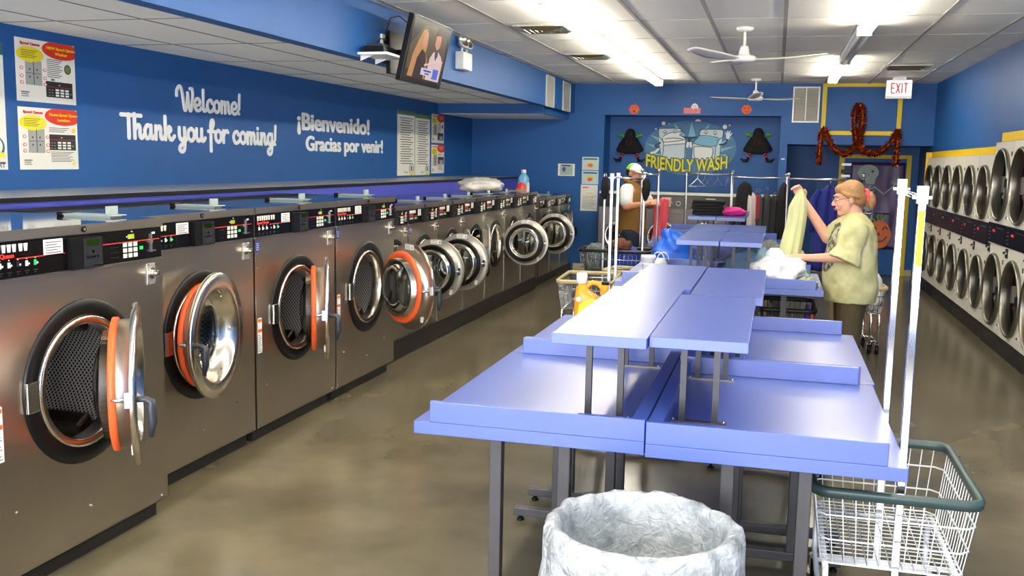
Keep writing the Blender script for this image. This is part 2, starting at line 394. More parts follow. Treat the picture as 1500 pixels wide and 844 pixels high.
def washer(name, W, zt, zp, zb, rc, cz, dep, label, group, loc, door_a, big=True, sticker=True, blue=False, boxy=True, cyo=0, lid=True):
    t = thing(name, label, 'washing machine', loc, 0, group)
    cy = W/2+cyo; g = .006
    b = MB(STEEL, TOPST, STEELD)
    ring_panel(b, g, W-g, zb, zp, cy, cz, rc*.86, 0, 0)
    b.box((-dep, g, zp), (-.004, W-g, zt-.002)); b.box((-dep, g, zt-.002), (-.002, W-g, zt), 1)
    for yy in (g, W-g-.002): b.box((-dep, yy, zb), (0, yy+.002, zp))
    b.box((-dep, g, zb), (0, W-g, zb+.002)); b.box((-dep, g, zb), (-dep+.002, W-g, zp))
    b.box((-.004, g, zt-.036), (.012, W-g, zt), 0)
    b.box((-.003, g-.004, zb), (.004, g+.003, zt-.03), STEEL2)
    b.box((-.003, g, zp-.006), (.010, W-g, zp), 0)
    for (yy, zz) in ((.08, zp-.05), (W*.12, cz-.47*rc/.338+.05), (W*.5, zb+.14), (W-.05, zb+.02), (W*.8, zb+.22), (.03, zb+.02), (.04, cz+.3)):
        b.frame((0, 0, 0), **LW).disc(yy, zz, .006, 0, .004, STEEL2, k=8)
    b.M = Matrix()
    b.build('cabinet', t)
    if zb > .03 and zb < .1:
        b = MB(BLACKM); b.box((-dep+.05, .03, 0), (-.05, W-.03, zb+.001)); b.build('base', t)
    # console
    b = MB(BLACKG, REDP, KEYW, GREENL, LCD, LCDY, WHITEP, BLACK, STEEL2, DARKP, BLUEP, ORANGEP)
    ph = zt-.036-zp; x0 = .006
    b.frame((0, 0, zp), **LW)
    b.prism([(.014, .004), (W-.014, .004), (W-.014, ph-.004), (.014, ph-.004)], -.004, x0, 0)
    PW = W-.028; X = lambda f: .014+PW*f; Z = lambda f: ph*f
    def r_(u0, u1, v0, v1, mt, n=.0015): b.prism([(X(u0), Z(v0)), (X(u1), Z(v0)), (X(u1), Z(v1)), (X(u0), Z(v1))], x0, x0+n, mt)
    for i in range(8):
        u = .015+i*.0245+(.006 if i > 5 else 0)
        b.prism([(X(u+.003), Z(.70)), (X(u+.016), Z(.70)), (X(u+.019), Z(.90)), (X(u), Z(.90))], x0, x0+.0015, 2)
    b.text('Speed Queen', X(.015), Z(.555), ph*.16, REDP, x0, x0+.001, bold=.0008, width=PW*.13)
    for i in range(6):
        u = .03+i*.042; r_(u, u+.012, .30, .44, (6, 6, 6, 9, 6, 3)[i]); r_(u+.014, u+.02, .33, .38, 6); r_(u-.004, u+.018, .16, .19, 9); r_(u, u+.012, .10, .13, 9)
        r_(u+.004, u+.008, .48, .51, 6)
    r_(.155, .40, .50, .525, 1); r_(.585, .985, .60, .625, 1)
    r_(.29, .39, .50, .93, 6)
    for i in range(5): r_(.30, .38-.02*(i % 2), .84-.07*i, .86-.07*i, 9, .002)
    if boxy:
        b.prism([(X(.415), Z(.02)), (X(.59), Z(.02)), (X(.59), Z(.9)), (X(.415), Z(.9))], x0, x0+.022, 7)
        n_ = x0+.023
        def q_(u0, u1, v0, v1, mt): b.prism([(X(u0), Z(v0)), (X(u1), Z(v0)), (X(u1), Z(v1)), (X(u0), Z(v1))], x0+.022, n_, mt)
        q_(.48, .585, .04, .88, 9); q_(.495, .57, .66, .84, 4)
        for i in range(4): q_(.497+.019*i, .508+.019*i, .30, .37, (10, 2, 11, 2)[i])
        q_(.527, .54, .45, .52, 8); q_(.53, .58, .06, .09, 6)
    b.text('SQ', X(.795), Z(.90), ph*.05, WHITEP, x0, x0+.001, width=PW*.012)
    r_(.775, .815, .70, .84, 5); r_(.765, .771, .75, .79, 6)
    for i in range(3):
        for j in range(3): r_(.742+i*.034, .766+i*.034, .14+j*.165, .265+j*.165, 2)
        for j in range(3): r_(.665+i*.018, .675+i*.018, .18+j*.15, .20+j*.15, 9)
    r_(.85, .872, .34, .44, 3)
    r_(.925, .931, .22, .80, 8, .006); r_(.918, .95, .24, .29, 8, .01); r_(.935, .952, .78, .84, 6, .004); r_(.915, .932, .52, .62, 8, .01)
    b.build('console', t)
    # trim lock, lock plate
    b = MB(BLACK, CHROME); b.frame((.012, 0, 0), **LW); b.disc(W*.50, zt-.018, .013, 0, .006, 0); b.disc(W*.50, zt-.018, .006, .006, .008, 1); b.build('trim_lock', t)
    s_ = 1 if big else .85
    b = MB(STEEL2, PLATE); b.frame((.001, W-.12*s_, zp-.115*s_), **LW)
    b.prism([(0, 0), (.062*s_, 0), (.062*s_, .095*s_), (0, .095*s_)], 0, .004, 1)
    b.disc(.031*s_, .05*s_, .026*s_, .004, .010, 0); b.disc(.034*s_, .05*s_, .016*s_, .010, .04, 0); b.disc(.034*s_, .05*s_, .007*s_, .04, .043, STEELD)
    for c in ((.006, .006), (.056, .006), (.006, .089), (.056, .089)): b.disc(c[0]*s_, c[1]*s_, .004, .004, .007, 0, k=8)
    b.build('lock_plate', t, bevel=.001)
    if sticker:
        b = MB(WHITEP, ORANGEP, DGREY); b.frame((.0005, .028, cz-.21), **LW)
        b.prism([(0, 0), (.048, 0), (.048, .21), (0, .21)], 0, .001, 0)
        for v in (.185, .125): b.prism([(.003, v), (.045, v), (.045, v+.018), (.003, v+.018)], .001, .0015, 1)
        for i in range(9): b.prism([(.006, .01+i*.012), (.04-.006*(i % 3), .01+i*.012), (.04-.006*(i % 3), .013+i*.012), (.006, .013+i*.012)], .001, .0014, 2)
        b.build('warning_sticker', t)
    if blue:
        b = MB(BLUEP, WHITEP); b.frame((.0005, .02, zp-.085), **LW); b.prism([(0, 0), (.042, 0), (.042, .065), (0, .065)], 0, .001, 0)
        for i in range(4): b.prism([(.006, .012+i*.012), (.034, .012+i*.012), (.034, .015+i*.012), (.006, .015+i*.012)], .001, .0014, 1)
        b.build('blue_sticker', t)
    # ring, lip and drum
    b = MB(BLACK); b.at(0, cy, cz); b.lathe([(rc*.79, -.02), (rc*.79, .008), (rc*.83, .014), (rc*.97, .012), (rc, .004), (rc, -.002)], 48, 0, axis='x'); b.build('door_ring', t)
    b = MB(STEEL2); b.at(0, cy, cz); b.lathe([(rc*.70, -.06), (rc*.70, .012), (rc*.72, .02), (rc*.755, .016), (rc*.78, .022), (rc*.80, .010), (rc*.80, -.02)], 48, 0, axis='x'); b.build('opening_lip', t)
    b = MB(PERF); b.at(0, cy, cz); rd = rc*.73; b.lathe([(rd*.96, -.03), (rd*1.25, -.05), (rd*1.25, -.05-dep*.5), (0, -.05-dep*.5-.001)], 40, 0, axis='x')
    b.uv['cyl'] = (rd, (0, cy, cz)); dr = b.build('drum', t)
    for i in range(3):
        b = MB(STEELD); a = .5+i*2*PI/3; b.at(-.1, cy, cz, rx=a); b.box((-dep*.45, -.045, -rd*1.24), (0, .045, -rd*.9)); b.build('lifter', dr, bevel=.015)
    # hinge and latch keeper
    b = MB(STEEL2); b.M = Matrix(); b.box((0, cy+rc*.80, cz-.10), (.03, cy+rc*.95, cz-.05)); b.build('hinge', t, bevel=.003)
    b = MB(STEEL2); b.box((0, cy+rc*.80, cz+.05), (.03, cy+rc*.95, cz+.10)); b.build('hinge', t, bevel=.003)
    b = MB(STEEL2); b.box((0, cy-rc*.98, cz-.06), (.018, cy-rc*.80, cz+.06)); b.build('latch_keeper', t, bevel=.003)
    # door
    R = rc*.97; ob = MB(STEEL2 if big else FLANGE); ob.at(0, -R, 0)
    ob.lathe([(R*.995, 0), (R, .006), (R, .016), (R*.985, .022), (R*.76, .022), (R*.73, .016), (R*.70, -.01), (R*.66, -.03), (R*.645, -.05), (R*.60, -.062), (R*.585, -.075)], 56, 0, axis='x')
    ob.lathe([(R*.995, 0), (R*.80, 0), (R*.79, -.062)], 56, STEEL if big else FLANGE, axis='x')
    ob.lathe([(R*.79, -.062), (R*.67, -.065), (R*.665, -.115), (R*.60, -.118), (R*.585, -.075)], 56, STEEL2, axis='x')
    ob.M = Matrix(); ob.box((-.02, -R*.06, -.10), (.02, .012, -.05)); ob.box((-.02, -R*.06, .05), (.02, .012, .10))
    if big:
        for i in range(6):
            a = i*PI/3; ob.M = Matrix(); ob.ball((-.012, -R+R*.66*math.cos(a), R*.66*math.sin(a)), .008, STEEL2, k=4)
    d = ob.build('door', t); d.location = (.03, cy+rc*.93, cz); d.rotation_euler = (0, 0, math.radians(door_a))
    b = MB(GASKET if big else BLACK); b.at(0, -R, 0); b.lathe([(R*.795, -.054), (R*.825, -.060), (R*.82, -.080), (R*.76, -.085), (R*.69, -.078), (R*.68, -.062)], 48, 0, axis='x'); b.build('gasket', d)
    b = MB(GLASS); b.at(0, -R, 0); b.lathe([(R*.59, -.070), (R*.585, -.095), (R*.5, -.13), (R*.3, -.152), (0.0001, -.158)], 40, 0, axis='x'); b.lathe([(0.0001, -.150), (R*.3, -.144), (R*.48, -.124), (R*.565, -.092), (R*.57, -.070), (R*.59, -.070)], 40, 0, axis='x'); b.build('glass', d)
    b = MB(DGREY if big else BLACK, CHROME); yy = -2*R+.035
    b.M = Matrix(); b.tube([(.02, yy, 0), (.055, yy, 0), (.075, yy, -.01), (.075, yy, -.04), (.078, yy, -.09), (.07, yy, -.15*s_)], .014, 0, 10, rs=[.013, .013, .018, .02, .018, .010])
    b.build('handle', d)
    b = MB(CHROME); b.tube([(.0, yy, 0), (-.05, yy, 0), (-.07, yy, 0)], .01, 0, 8, rs=[.012, .010, .003]); b.box((-.02, yy-.012, -.03), (.0, yy+.012, .03)); b.build('latch_pin', d)
    b = MB(WHITEP, DGREY, BLACK); b.frame((0, 0, 0), (0, -1, 0), (0, 0, 1), (-1, 0, 0)); vv = R*.9-.018
    b.prism([(R-.06*s_, vv), (R+.06*s_, vv), (R+.06*s_, vv+.04*s_), (R-.06*s_, vv+.04*s_)], 0, .001, 0)
    for i in range(4): b.prism([(R-.05*s_, vv+.006+i*.008), (R+.01, vv+.006+i*.008), (R+.01, vv+.008+i*.008), (R-.05*s_, vv+.008+i*.008)], .001, .0014, 1)
    b.prism([(R+.03, vv+.01), (R+.045, vv+.01), (R+.038, vv+.028)], .001, .0014, 2)
    if not (big and abs(door_a) < 40): b.build('door_label', d)
    b = MB(WHITEP); b.frame((0, 0, 0), (0, -1, 0), (0, 0, 1), (-1, 0, 0)); a = -.9
    b.prism([(R+R*.88*math.cos(a)-.012, R*.88*math.sin(a)-.02), (R+R*.88*math.cos(a)+.012, R*.88*math.sin(a)-.02), (R+R*.88*math.cos(a)+.022, R*.88*math.sin(a)+.02), (R+R*.88*math.cos(a)-.006, R*.88*math.sin(a)+.02)], 0, .008, 0); b.build('door_stop', d)
    if lid:
        b = MB(GREYPL); b.box((-.42*s_, W-.13, zt), (-.17*s_, W-.05, zt+.008)); b.box((-.42*s_, W-.14, zt+.008), (-.15*s_, W-.04, zt+.013)); b.box((-.22*s_, W-.10, zt+.012), (-.205*s_, W-.03, zt+.05)); lo_ = b.build('soap_lid', t, bevel=.004)
        b = MB(BLACK); b.box((-.46*s_, W-.13, zt), (-.42*s_, W-.07, zt+.02)); b.build('lid_hinge', lo_, bevel=.004)
    return t

GB = 'large steel front-load washers nearest the camera'
G2 = 'smaller steel washers in the long middle run'
G3 = 'smallest steel washers at the far end of the row'
washer('washing_machine', 1.067, 1.409, 1.229, .087, .342, .765, 1.2, 'largest-looking steel washer, nearest the camera, its door seen edge-on with an orange gasket', GB, (-2.711, 2.775, 0), 33, cyo=-.01)
washer('washing_machine', 1.068, 1.401, 1.227, .087, .345, .755, 1.08, 'large steel washer, second from the camera, door barely ajar and showing its hollow outer side', GB, (-2.90, 3.906, 0), 9, cyo=.0)
washer('washing_machine', 1.068, 1.401, 1.227, .087, .338, .750, 1.08, 'large steel washer, third from the camera, door edge-on just left of the next machine', GB, (-2.90, 4.978, 0), 27, blue=True, cyo=-.01)
washer('washing_machine', 1.068, 1.401, 1.227, .087, .338, .750, 1.08, 'large steel washer, fourth from the camera, its orange-gasketed door swung wide toward the tables', GB, (-2.90, 6.05, 0), 53, blue=True)
names2 = ['steel washer right after the four large ones, its open door behind the orange-gasketed one',
          'smaller steel washer whose wide-open pale door hangs between two other round doors',
          'smaller steel washer with door half open, directly behind the bright pale door',
          'smaller steel washer with its door half open, below the white bag on top',
          'smaller steel washer whose pale door stands wide open as a full circle facing the camera',
          'smaller steel washer with door nearly closed, just past the full-circle open door',
          'last washer of the raised middle run, dull door wide open before the step down']
ang2 = [82, 84, 27, 22, 92, 18, 88]
y2 = 7.125
for i in range(7):
    W_ = .665 if i == 0 else .775
    washer('washing_machine', W_, 1.302, 1.135, .17, .272, .765, .93, names2[i], G2, (-3.05, y2, 0), ang2[i], big=False, sticker=False, blue=(i == 1), cyo=.03 if i == 0 else 0)
    y2 += W_
names3 = ['small steel washer just past the step at the end of the long run, bluish reflections', 'small steel washer second from the back wall, door edge-on', 'last small steel washer against the blue back wall, dark oval opening']
for i in range(3):
    washer('washing_machine', .69, 1.20, 1.05, .10, .255, .71, .85, names3[i], G3, (-3.12, 12.88+i*.695, 0), (30, 26, 14)[i], big=False, sticker=False, lid=(i < 2))
b = MB(BLACKM); b.box((-3.98, 7.13, 0), (-3.035, 12.44, .17)); b.box((-3.98, 7.13, .165), (-3.03, 12.44, .172)); struct(b.build('trim_7', bevel=.003))
b = MB(BLACKM); b.box((-3.98, 12.44, 0), (-3.10, 14.99, .10)); struct(b.build('trim_8', bevel=.003))
# bulkhead behind the washers
b = MB(BULK); b.box((XL+.01, YF+.01, 0), (-4.0, 14.99, 1.42)); bk = struct(b.build('trim_9'))
b = MB(CHROME)
yy = 2.9
while yy < 14.8:
    for zz in (1.385, 1.35): b.frame((-4.0, 0, 0), **LW).disc(yy, zz, .006, 0, .004, 0, k=8)
    yy += .62
b.build('rivets', bk)
b = MB(BLACK, CAPM); b.box((XL, YF+.01, 1.42), (-3.985, 14.99, 1.447)); b.box((XL, YF+.01, 1.447), (-3.988, 14.99, 1.449), 1)
struct(b.build('trim_10'))

# things on top of the washers
PLAS = mat('white_plastic_bag', (206, 200, 196), .35, var=.05, vscale=14, bump=.5, bscale=18)
b = MB(PLAS); b.ball((-3.42, 11.15, 1.40), (.20, .62, .09), 0, 18, amp=.25, fr=2.5, seed=3, zmin=1.332)
tag(b.build('plastic_bag'), 'crumpled white plastic bag lying on top of the washers', 'bag')
def bottle(name, label, loc, h, wx, wy, body, capm, cat='detergent bottle', lab=None):
    t = thing(name, label, cat, loc)
    rings = []
    for f, s_ in ((0, .9), (.02, 1), (.55, 1), (.70, .92), (.80, .6), (.84, .35), (.86, .33)):
        rings.append([(wx*s_*math.copysign(abs(math.cos(a))**.6, math.cos(a)), wy*s_*math.copysign(abs(math.sin(a))**.6, math.sin(a)), h*f) for a in [2*PI*i/20 for i in range(20)]])
    b = MB(body); b.loft(rings); b.build('body', t)
    b = MB(capm); b.at(0, 0, h*.85); b.lathe([(0.001, h*.15), (min(wx, wy)*.5, h*.15), (min(wx, wy)*.55, 0), (.001, 0)], 16); b.build('cap', t)
    if lab:
        b = MB(*lab); b.box((wx*.985, -wy*.7, h*.12), (wx*1.01, wy*.7, h*.5), 0); b.box((-wx*.7, -wy*1.01, h*.12), (wx*.7, -wy*.985, h*.5), 0)
        b.box((-wx*.35, -wy*1.02, h*.25), (wx*.35, -wy*.99, h*.4), 1); b.build('label', t)
    return t
SKYB = mat('sky_blue_plastic', (120, 190, 224), .35); REDB = mat('red_plastic', (226, 56, 40), .35); LILAC = mat('lilac_plastic', (176, 170, 222), .35)
bottle('detergent_bottle', 'tall sky-blue bottle with white cap standing on the far washers', (-3.56, 13.7, 1.202), .37, .07, .11, SKYB, WHITEP, lab=[WHITEP, BLUEP])
bottle('detergent_bottle', 'short red detergent bottle with lilac cap beside the tall blue bottle', (-3.46, 13.19, 1.202), .22, .06, .11, REDB, LILAC, lab=[ORANGEP, YEL])

# ------------------------------------------------------------------ stacked dryers on the right
def dryer(W, zt, r, zu, zl, zc0, zc1, loc, label, group, load=None):
    t = thing('stacked_dryer', label, 'clothes dryer', loc, 0, group)
    # local: front plane x=0 facing -x
    b = MB(DRY_W, GAP); 
    for (z0, z1, cz) in ((.165, zc0, zl), (zc1, zt, zu)):
        ring_panel(b, .004, W-.004, z0, z1, W/2, cz, r*.93, 0, 0)
        for yy in (.004, W-.006): b.box((0, yy, z0), (.8, yy+.002, z1))
        b.box((0, .004, z1-.002), (.8, W-.004, z1)); b.box((0, .004, z0), (.8, W-.004, z0+.002))
    b.box((.002, 0, .165), (.01, .004, zt), 1)
    b.build('cabinet', t)
    b = MB(BLACKM); b.box((.0, 0, 0), (.7, W, .165)); b.box((-.006, .06, .05), (0, W-.06, .12)); b.build('kick_panel', t)
    b = MB(BLACKG, REDP, DGREY, WHITEP, CHROME); b.box((-.012, .004, zc0), (.6, W-.004, zc1))
    fr = dict(u=(0, -1, 0), v=(0, 0, 1), n=(-1, 0, 0))
    b.frame((-.012, W, zc0), **fr)
    hh = zc1-zc0
    b.prism([(.3*W, .55*hh), (.42*W, .55*hh), (.42*W, .68*hh), (.3*W, .68*hh)], 0, .003, 1)
    for i in range(4): b.prism([(.08*W, (.15+.18*i)*hh), (.14*W, (.15+.18*i)*hh), (.14*W, (.2+.18*i)*hh), (.08*W, (.2+.18*i)*hh)], 0, .003, 2)
    for i in range(4): b.prism([(.17*W, (.15+.18*i)*hh), (.2*W, (.15+.18*i)*hh), (.2*W, (.2+.18*i)*hh), (.17*W, (.2+.18*i)*hh)], 0, .003, 2)
    b.prism([(.5*W, .78*hh), (.9*W, .78*hh), (.9*W, .81*hh), (.5*W, .81*hh)], 0, .002, 2)
    b.build('control_panel', t)
    for cz, ku in ((zu, 1), (zl, 0)):
        b = MB(DRING, DRY_G); b.at(0, W/2, cz)
        b.lathe([(r*.93, .02), (r, -.002), (r*1.01, -.02), (r*.98, -.034), (r*.945, -.036), (r*.92, -.02), (r*.91, .03)], 40, 0, axis='x')
        b.lathe([(r*.91, .03), (r*.91, .06)], 40, 0, axis='x')
        d = b.build('door', t)
        b = MB(THIN); b.at(0, W/2, cz); b.lathe([(r*.92, -.012), (.001, -.012)], 40, 0, axis='x'); b.build('glass', d)
        b = MB(BLACK); b.box((-.045, W/2-r*.99, cz-.02), (-.03, W/2-r*.9, cz+.06)); b.build('handle', d)
        b = MB(DDRUM, CHROME, BLACK); b.at(0, W/2, cz)
        b.lathe([(r*.93, .02), (r*1.12, .05), (r*1.12, .6)], 32, 0, axis='x'); b.lathe([(r*1.12, .6), (.001, .61)], 32, 2, axis='x')
        b.lathe([(.06, .58), (.04, .56), (.001, .55)], 16, 1, axis='x')
        b.M = Matrix()
        for i in range(5):
            a = i*2*PI/5+.3; b.ball((.595, W/2+.6*r*math.cos(a), cz+.6*r*math.sin(a)), .018, 1, k=5)
        b.at(0, W/2, cz)
        for i in range(3): b.at(0, W/2, cz, rx=i*2*PI/3+.4); b.box((.08, -.03, -r*1.11), (.55, .03, -r*.9), 0)
        b.build('drum', t)
        b = MB(BLACK, CHROME, WHITEP); b.frame((0, W, 0), **fr)
        v = zc0-.10 if not ku else zc1+.01
        if not ku:
            for u in (.045*W, .10*W): b.prism([(u, v), (u+.035, v), (u+.035, v+.085), (u, v+.085)], 0, .008, 0); b.disc(u+.017, v+.045, .012, .008, .03, 1, k=12)
        b.prism([(.90*W, cz+r*.78), (.94*W, cz+r*.78), (.94*W, cz+r*.9), (.90*W, cz+r*.9)], 0, .004, 0)
        b.prism([(.90*W, cz-r*.9), (.96*W, cz-r*.9), (.96*W, cz-r*.84), (.90*W, cz-r*.84)], 0, .006, 1)
        b.build('coin_lock', t)
    return t
REDC = mat('red', (196, 40, 52), .8); GRNC = mat('green', (40, 150, 100), .8); GRYC = mat('grey', (150, 155, 145), .8); BRNC = mat('brown', (90, 60, 50), .8); SAGE = mat('sage', (160, 168, 150), .8); RUST = mat('rust', (150, 96, 74), .8)
lab6 = ['white stacked dryer pair at the far end, against the back wall trim', 'white stacked dryer pair, second from the back wall', 'white stacked dryer pair, third from the back wall', 'white stacked dryer pair, fourth from the back wall', 'white stacked dryer pair, fifth from the back wall, second before the taller ones', 'white stacked dryer pair right beside the taller ones, red above and green below']
for i in range(6):
    y0 = 14.985-(i+1)*.744
    dryer(.744, 1.853, .278, 1.47, .545, .955, 1.175, (2.07, y0, 0), lab6[i], 'shorter stacked dryers on the right wall', None)
lab4 = ['taller white stacked dryer pair where the row steps up, pale laundry inside', 'taller white stacked dryer pair, second one after the step up', 'taller white stacked dryer pair, third one after the step up', 'taller white stacked dryer pair at the camera end of the row']
for i in range(4):
    dryer(.767, 1.968, .345, 1.56, .56, 1.0, 1.19, (2.07, 10.515-(i+1)*.769, 0), lab4[i], 'taller stacked dryers on the right wall', None)
def load(mt, y, z, r, label):
    b = MB(mt); b.ball((0, 0, 0), (.2, r*.7, r*.7), 0, 14, amp=.35, fr=2.2, seed=y); o = b.build('laundry_load'); o.location = (2.34, y, z); tag(o, label, 'laundry')
load(REDC, 11.04, 1.50, .24, 'red garment behind the glass of an upper dryer')
load(GRNC, 11.04, .56, .27, 'green garment behind the glass of a lower dryer')
load(SAGE, 10.25, 1.50, .33, 'pale grey-green laundry in the upper drum where the row steps up')
load(GRYC, 10.25, .52, .34, 'grey-white laundry in the lower drum where the row steps up')
load(RUST, 9.5, 1.52, .33, 'rust coloured laundry in the upper drum of the second taller dryer')
load(BRNC, 9.5, .52, .34, 'brown laundry in the lower drum of the second taller dryer')

# ------------------------------------------------------------------ ceiling lights, fans, vents
UNLIT = mat('unlit_tube_glass', (200, 200, 196), .4)
def tube_light(x, y0, label, lit=True):
    t = thing('ceiling_light', label, 'ceiling light', (x, y0, ZC), 0, 'long bare-tube ceiling lights')
    L = 2.42
    b = MB(FIXW); b.loft([[(-.055, yy, -.001), (-.05, yy, -.035), (-.02, yy, -.05), (.02, yy, -.05), (.05, yy, -.035), (.055, yy, -.001)] for yy in (0, L)], sm=False); b.build('housing', t)
    for yy in (0, L-.02):
        b = MB(FIXW); b.box((-.06, yy, -.10), (.06, yy+.02, -.02)); b.build('lamp_holder', t, bevel=.003)
    for xx in (-.036, .036):
        b = MB(TUBE if lit else UNLIT); b.tube([(xx, .02, -.082), (xx, L-.02, -.082)], .0145, 0, 10); b.build('tube', t)
    return t
lls = ['lit tube light on the left, its far end just before the back wall', 'lit tube light on the left, second from the back wall', 'lit tube light on the left, beside the nearer square vent', 'lit tube light on the left, running out of the top of the picture', 'lit tube light on the left above the second large washer', 'lit tube light on the left above the photographer']
for i in range(6): tube_light(-1.70, 14.14-2.44*(i+1), lls[i])
lrs = [('lit tube light on the right near the exit sign', True), ('unlit tube light on the right between two lit ones', False), ('lit tube light on the right at the top of the picture, before the unlit one', True), ('lit tube light on the right over the near folding tables', True), ('lit tube light on the right above the wire cart', True), ('lit tube light on the right nearest the shop window', True)]
for i, (lb, lit) in enumerate(lrs): tube_light(.65, 13.74-2.44*(i+1), lb, lit)

FANG = mat('fan_blade_grey', (214, 212, 204), .45)
def fan(x, y, label, angs, R=.70):
    t = thing('ceiling_fan', label, 'ceiling fan', (x, y, ZC), 0, 'white ceiling fans with slim grey blades')
    b = MB(FIXW); b.lathe([(.001, -.001), (.075, -.001), (.075, -.02), (.05, -.035), (.02, -.04), (.001, -.04)], 24); b.build('canopy', t)
    b = MB(FIXW); b.tube([(0, 0, -.03), (0, 0, -.19)], .013); b.build('downrod', t)
    b = MB(FIXW); b.lathe([(.001, -.16), (.025, -.16), (.035, -.17), (.05, -.235), (.055, -.24), (.09, -.245), (.105, -.26), (.105, -.285), (.09, -.30), (.05, -.305), (.001, -.305)], 32); b.build('motor', t)
    for a in angs:
        b = MB(FANG); a = math.radians(a); rings = []
        for i in range(13):
            f = i/12; rr = .09+f*(R-.09); wd = .035+.06*math.sin(min(1, f*1.25)*PI*.75)**1 * (1 if f < .9 else (1-(f-.9)*6)); tw = .22*(1-.4*f); sw = .05*f*f; zz = -.275+.035*f*f
            c, s_ = math.cos(tw), math.sin(tw)
            rings.append([(rr, sw+wd*u*c-h*s_, zz+wd*u*s_+h*c) for u, h in ((-1, 0), (-.5, -.004), (.5, -.004), (1, 0), (.5, .004), (-.5, .004))])
        b.at(rz=a); b.loft(rings); b.build('blade', t)
    return t
fan(-.334, 8.92, 'white ceiling fan, nearer and larger of the two fully seen', (-10, 110, 230))
fan(-.345, 14.15, 'white ceiling fan farther away, right before the back wall', (30, 150, 270))
fan(-.36, 4.75, 'white ceiling fan overhead, only one blade tip in the picture', (62, 182, 302))
VENTM = mat('vent_metal', (206, 202, 190), .4, .3)
VENTD = mat('vent_dark', (170, 164, 150), .6)
def diffuser(x, y, sz, label):
    t = thing('ceiling_vent', label, 'vent', (x, y, ZC), 0, 'square air vents in the ceiling')
    h = sz/2; b = MB(VENTM)
    for (a0, a1) in (((-h, -h), (h, -h+.04)), ((-h, h-.04), (h, h)), ((-h, -h+.04), (-h+.04, h-.04)), ((h-.04, -h+.04), (h, h-.04))): b.box((*a0, -.012), (*a1, -.001))
    b.build('frame', t, bevel=.003)
    b = MB(VENTD); b.box((-h+.03, -h+.03, -.006), (h-.03, h-.03, -.002)); b.build('throat', t)
    for i in range(4):
        g = h-.055-i*.045; b = MB(STEEL2)
        if g < .02: break
        b.add([(-g, -g, -.008), (g, -g, -.008), (g, g, -.008), (-g, g, -.008), (-g+.03, -g+.03, -.028), (g-.03, -g+.03, -.028), (g-.03, g-.03, -.028), (-g+.03, g-.03, -.028)], [(0, 1, 5, 4), (1, 2, 6, 5), (2, 3, 7, 6), (3, 0, 4, 7)], 0)
        b.build('louvre', t, solid=.002)
diffuser(-2.10, 8.76, .5, 'square ceiling vent left of the left light strip, nearer one')
diffuser(-2.12, 11.05, .5, 'square ceiling vent left of the left light strip, farther one')
diffuser(1.42, 12.55, .52, 'square ceiling vent just before the exit sign')
def grille(name, label, fr, w_, h_, panes, n):
    t = thing(name, label, 'vent'); b = MB(VENTM)
    b.frame(*fr); bw = .022; b.prism([(0, 0), (w_, 0), (w_, bw), (0, bw)], 0, .015, 0); b.prism([(0, h_-bw), (w_, h_-bw), (w_, h_), (0, h_)], 0, .015, 0)
    for u in [0]+[w_*(i+1)/panes-(.008 if i+1 < panes else bw) for i in range(panes)]: b.prism([(u, bw), (u+(bw if u == 0 or u > w_-bw*1.5 else .014), bw), (u+(bw if u == 0 or u > w_-bw*1.5 else .014), h_-bw), (u, h_-bw)], 0, .015, 0)
    b.build('frame', t, bevel=.002)
    b = MB(VENTD); b.frame(*fr); b.prism([(bw, bw), (w_-bw, bw), (w_-bw, h_-bw), (bw, h_-bw)], 0, .002, 0); b.build('backing', t)
    b = MB(VENTM); b.frame(*fr)
    for i in range(n):
        v = bw+(h_-2*bw)*(i+.5)/n; d = (h_-2*bw)/n*.42
        b.add([(bw, v-d, .003), (w_-bw, v-d, .003), (w_-bw, v+d*.6, .012), (bw, v+d*.6, .012)], [(0, 1, 2, 3)], 0)
    b.build('slats', t)
grille('wall_vent', 'white wall vent high on the left beam, nearer of the two', ((XBM, 13.02, 2.445), *LW.values()), .50, .43, 1, 16)
grille('wall_vent', 'white wall vent high on the left beam, right against the back wall', ((XBM, 14.10, 2.445), *LW.values()), .52, .43, 1, 16)
grille('wall_vent', 'white two-panel wall vent on the back wall left of the yellow-framed panel', ((.17, YB, 2.335), *BW.values()), .38, .52, 2, 22)

t = thing('exit_sign', 'lit white EXIT sign with red letters hanging from the ceiling', 'exit sign', (1.352, 14.0, 2.62))
SIGNW = mat('lit_sign_white', (255, 252, 246), .5, emit=1.3); SIGNR = mat('lit_sign_red', (206, 34, 30), .5, emit=.5)
b = MB(FIXW); b.box((0, .0, 0), (.325, .06, .245)); b.build('housing', t, bevel=.004)
b = MB(SIGNW, SIGNR); b.frame((0, 0, 0), **BW); b.prism([(.01, .04), (.315, .04), (.315, .235), (.01, .235)], 0, .004, 0)
LET = {'E': [[(0, 0), (0, 1)], [(0, 1), (.5, 1)], [(0, .5), (.4, .5)], [(0, 0), (.5, 0)]], 'X': [[(0, 0), (.5, 1)], [(0, 1), (.5, 0)]], 'I': [[(.1, 0), (.1, 1)]], 'T': [[(0, 1), (.5, 1)], [(.25, 0), (.25, 1)]]}
u = .065
for ch, ad in (('E', .062), ('X', .062), ('I', .034), ('T', .05)):
    for st in LET[ch]: b.stroke([(u+p[0]*.085, .075+p[1]*.125) for p in st], .018, .004, .007, 1, smooth=False)
    u += ad
b.build('face', t)
b = MB(FIXW); b.box((.08, .015, .245), (.25, .045, .279)); b.build('ceiling_mount', t, bevel=.003)

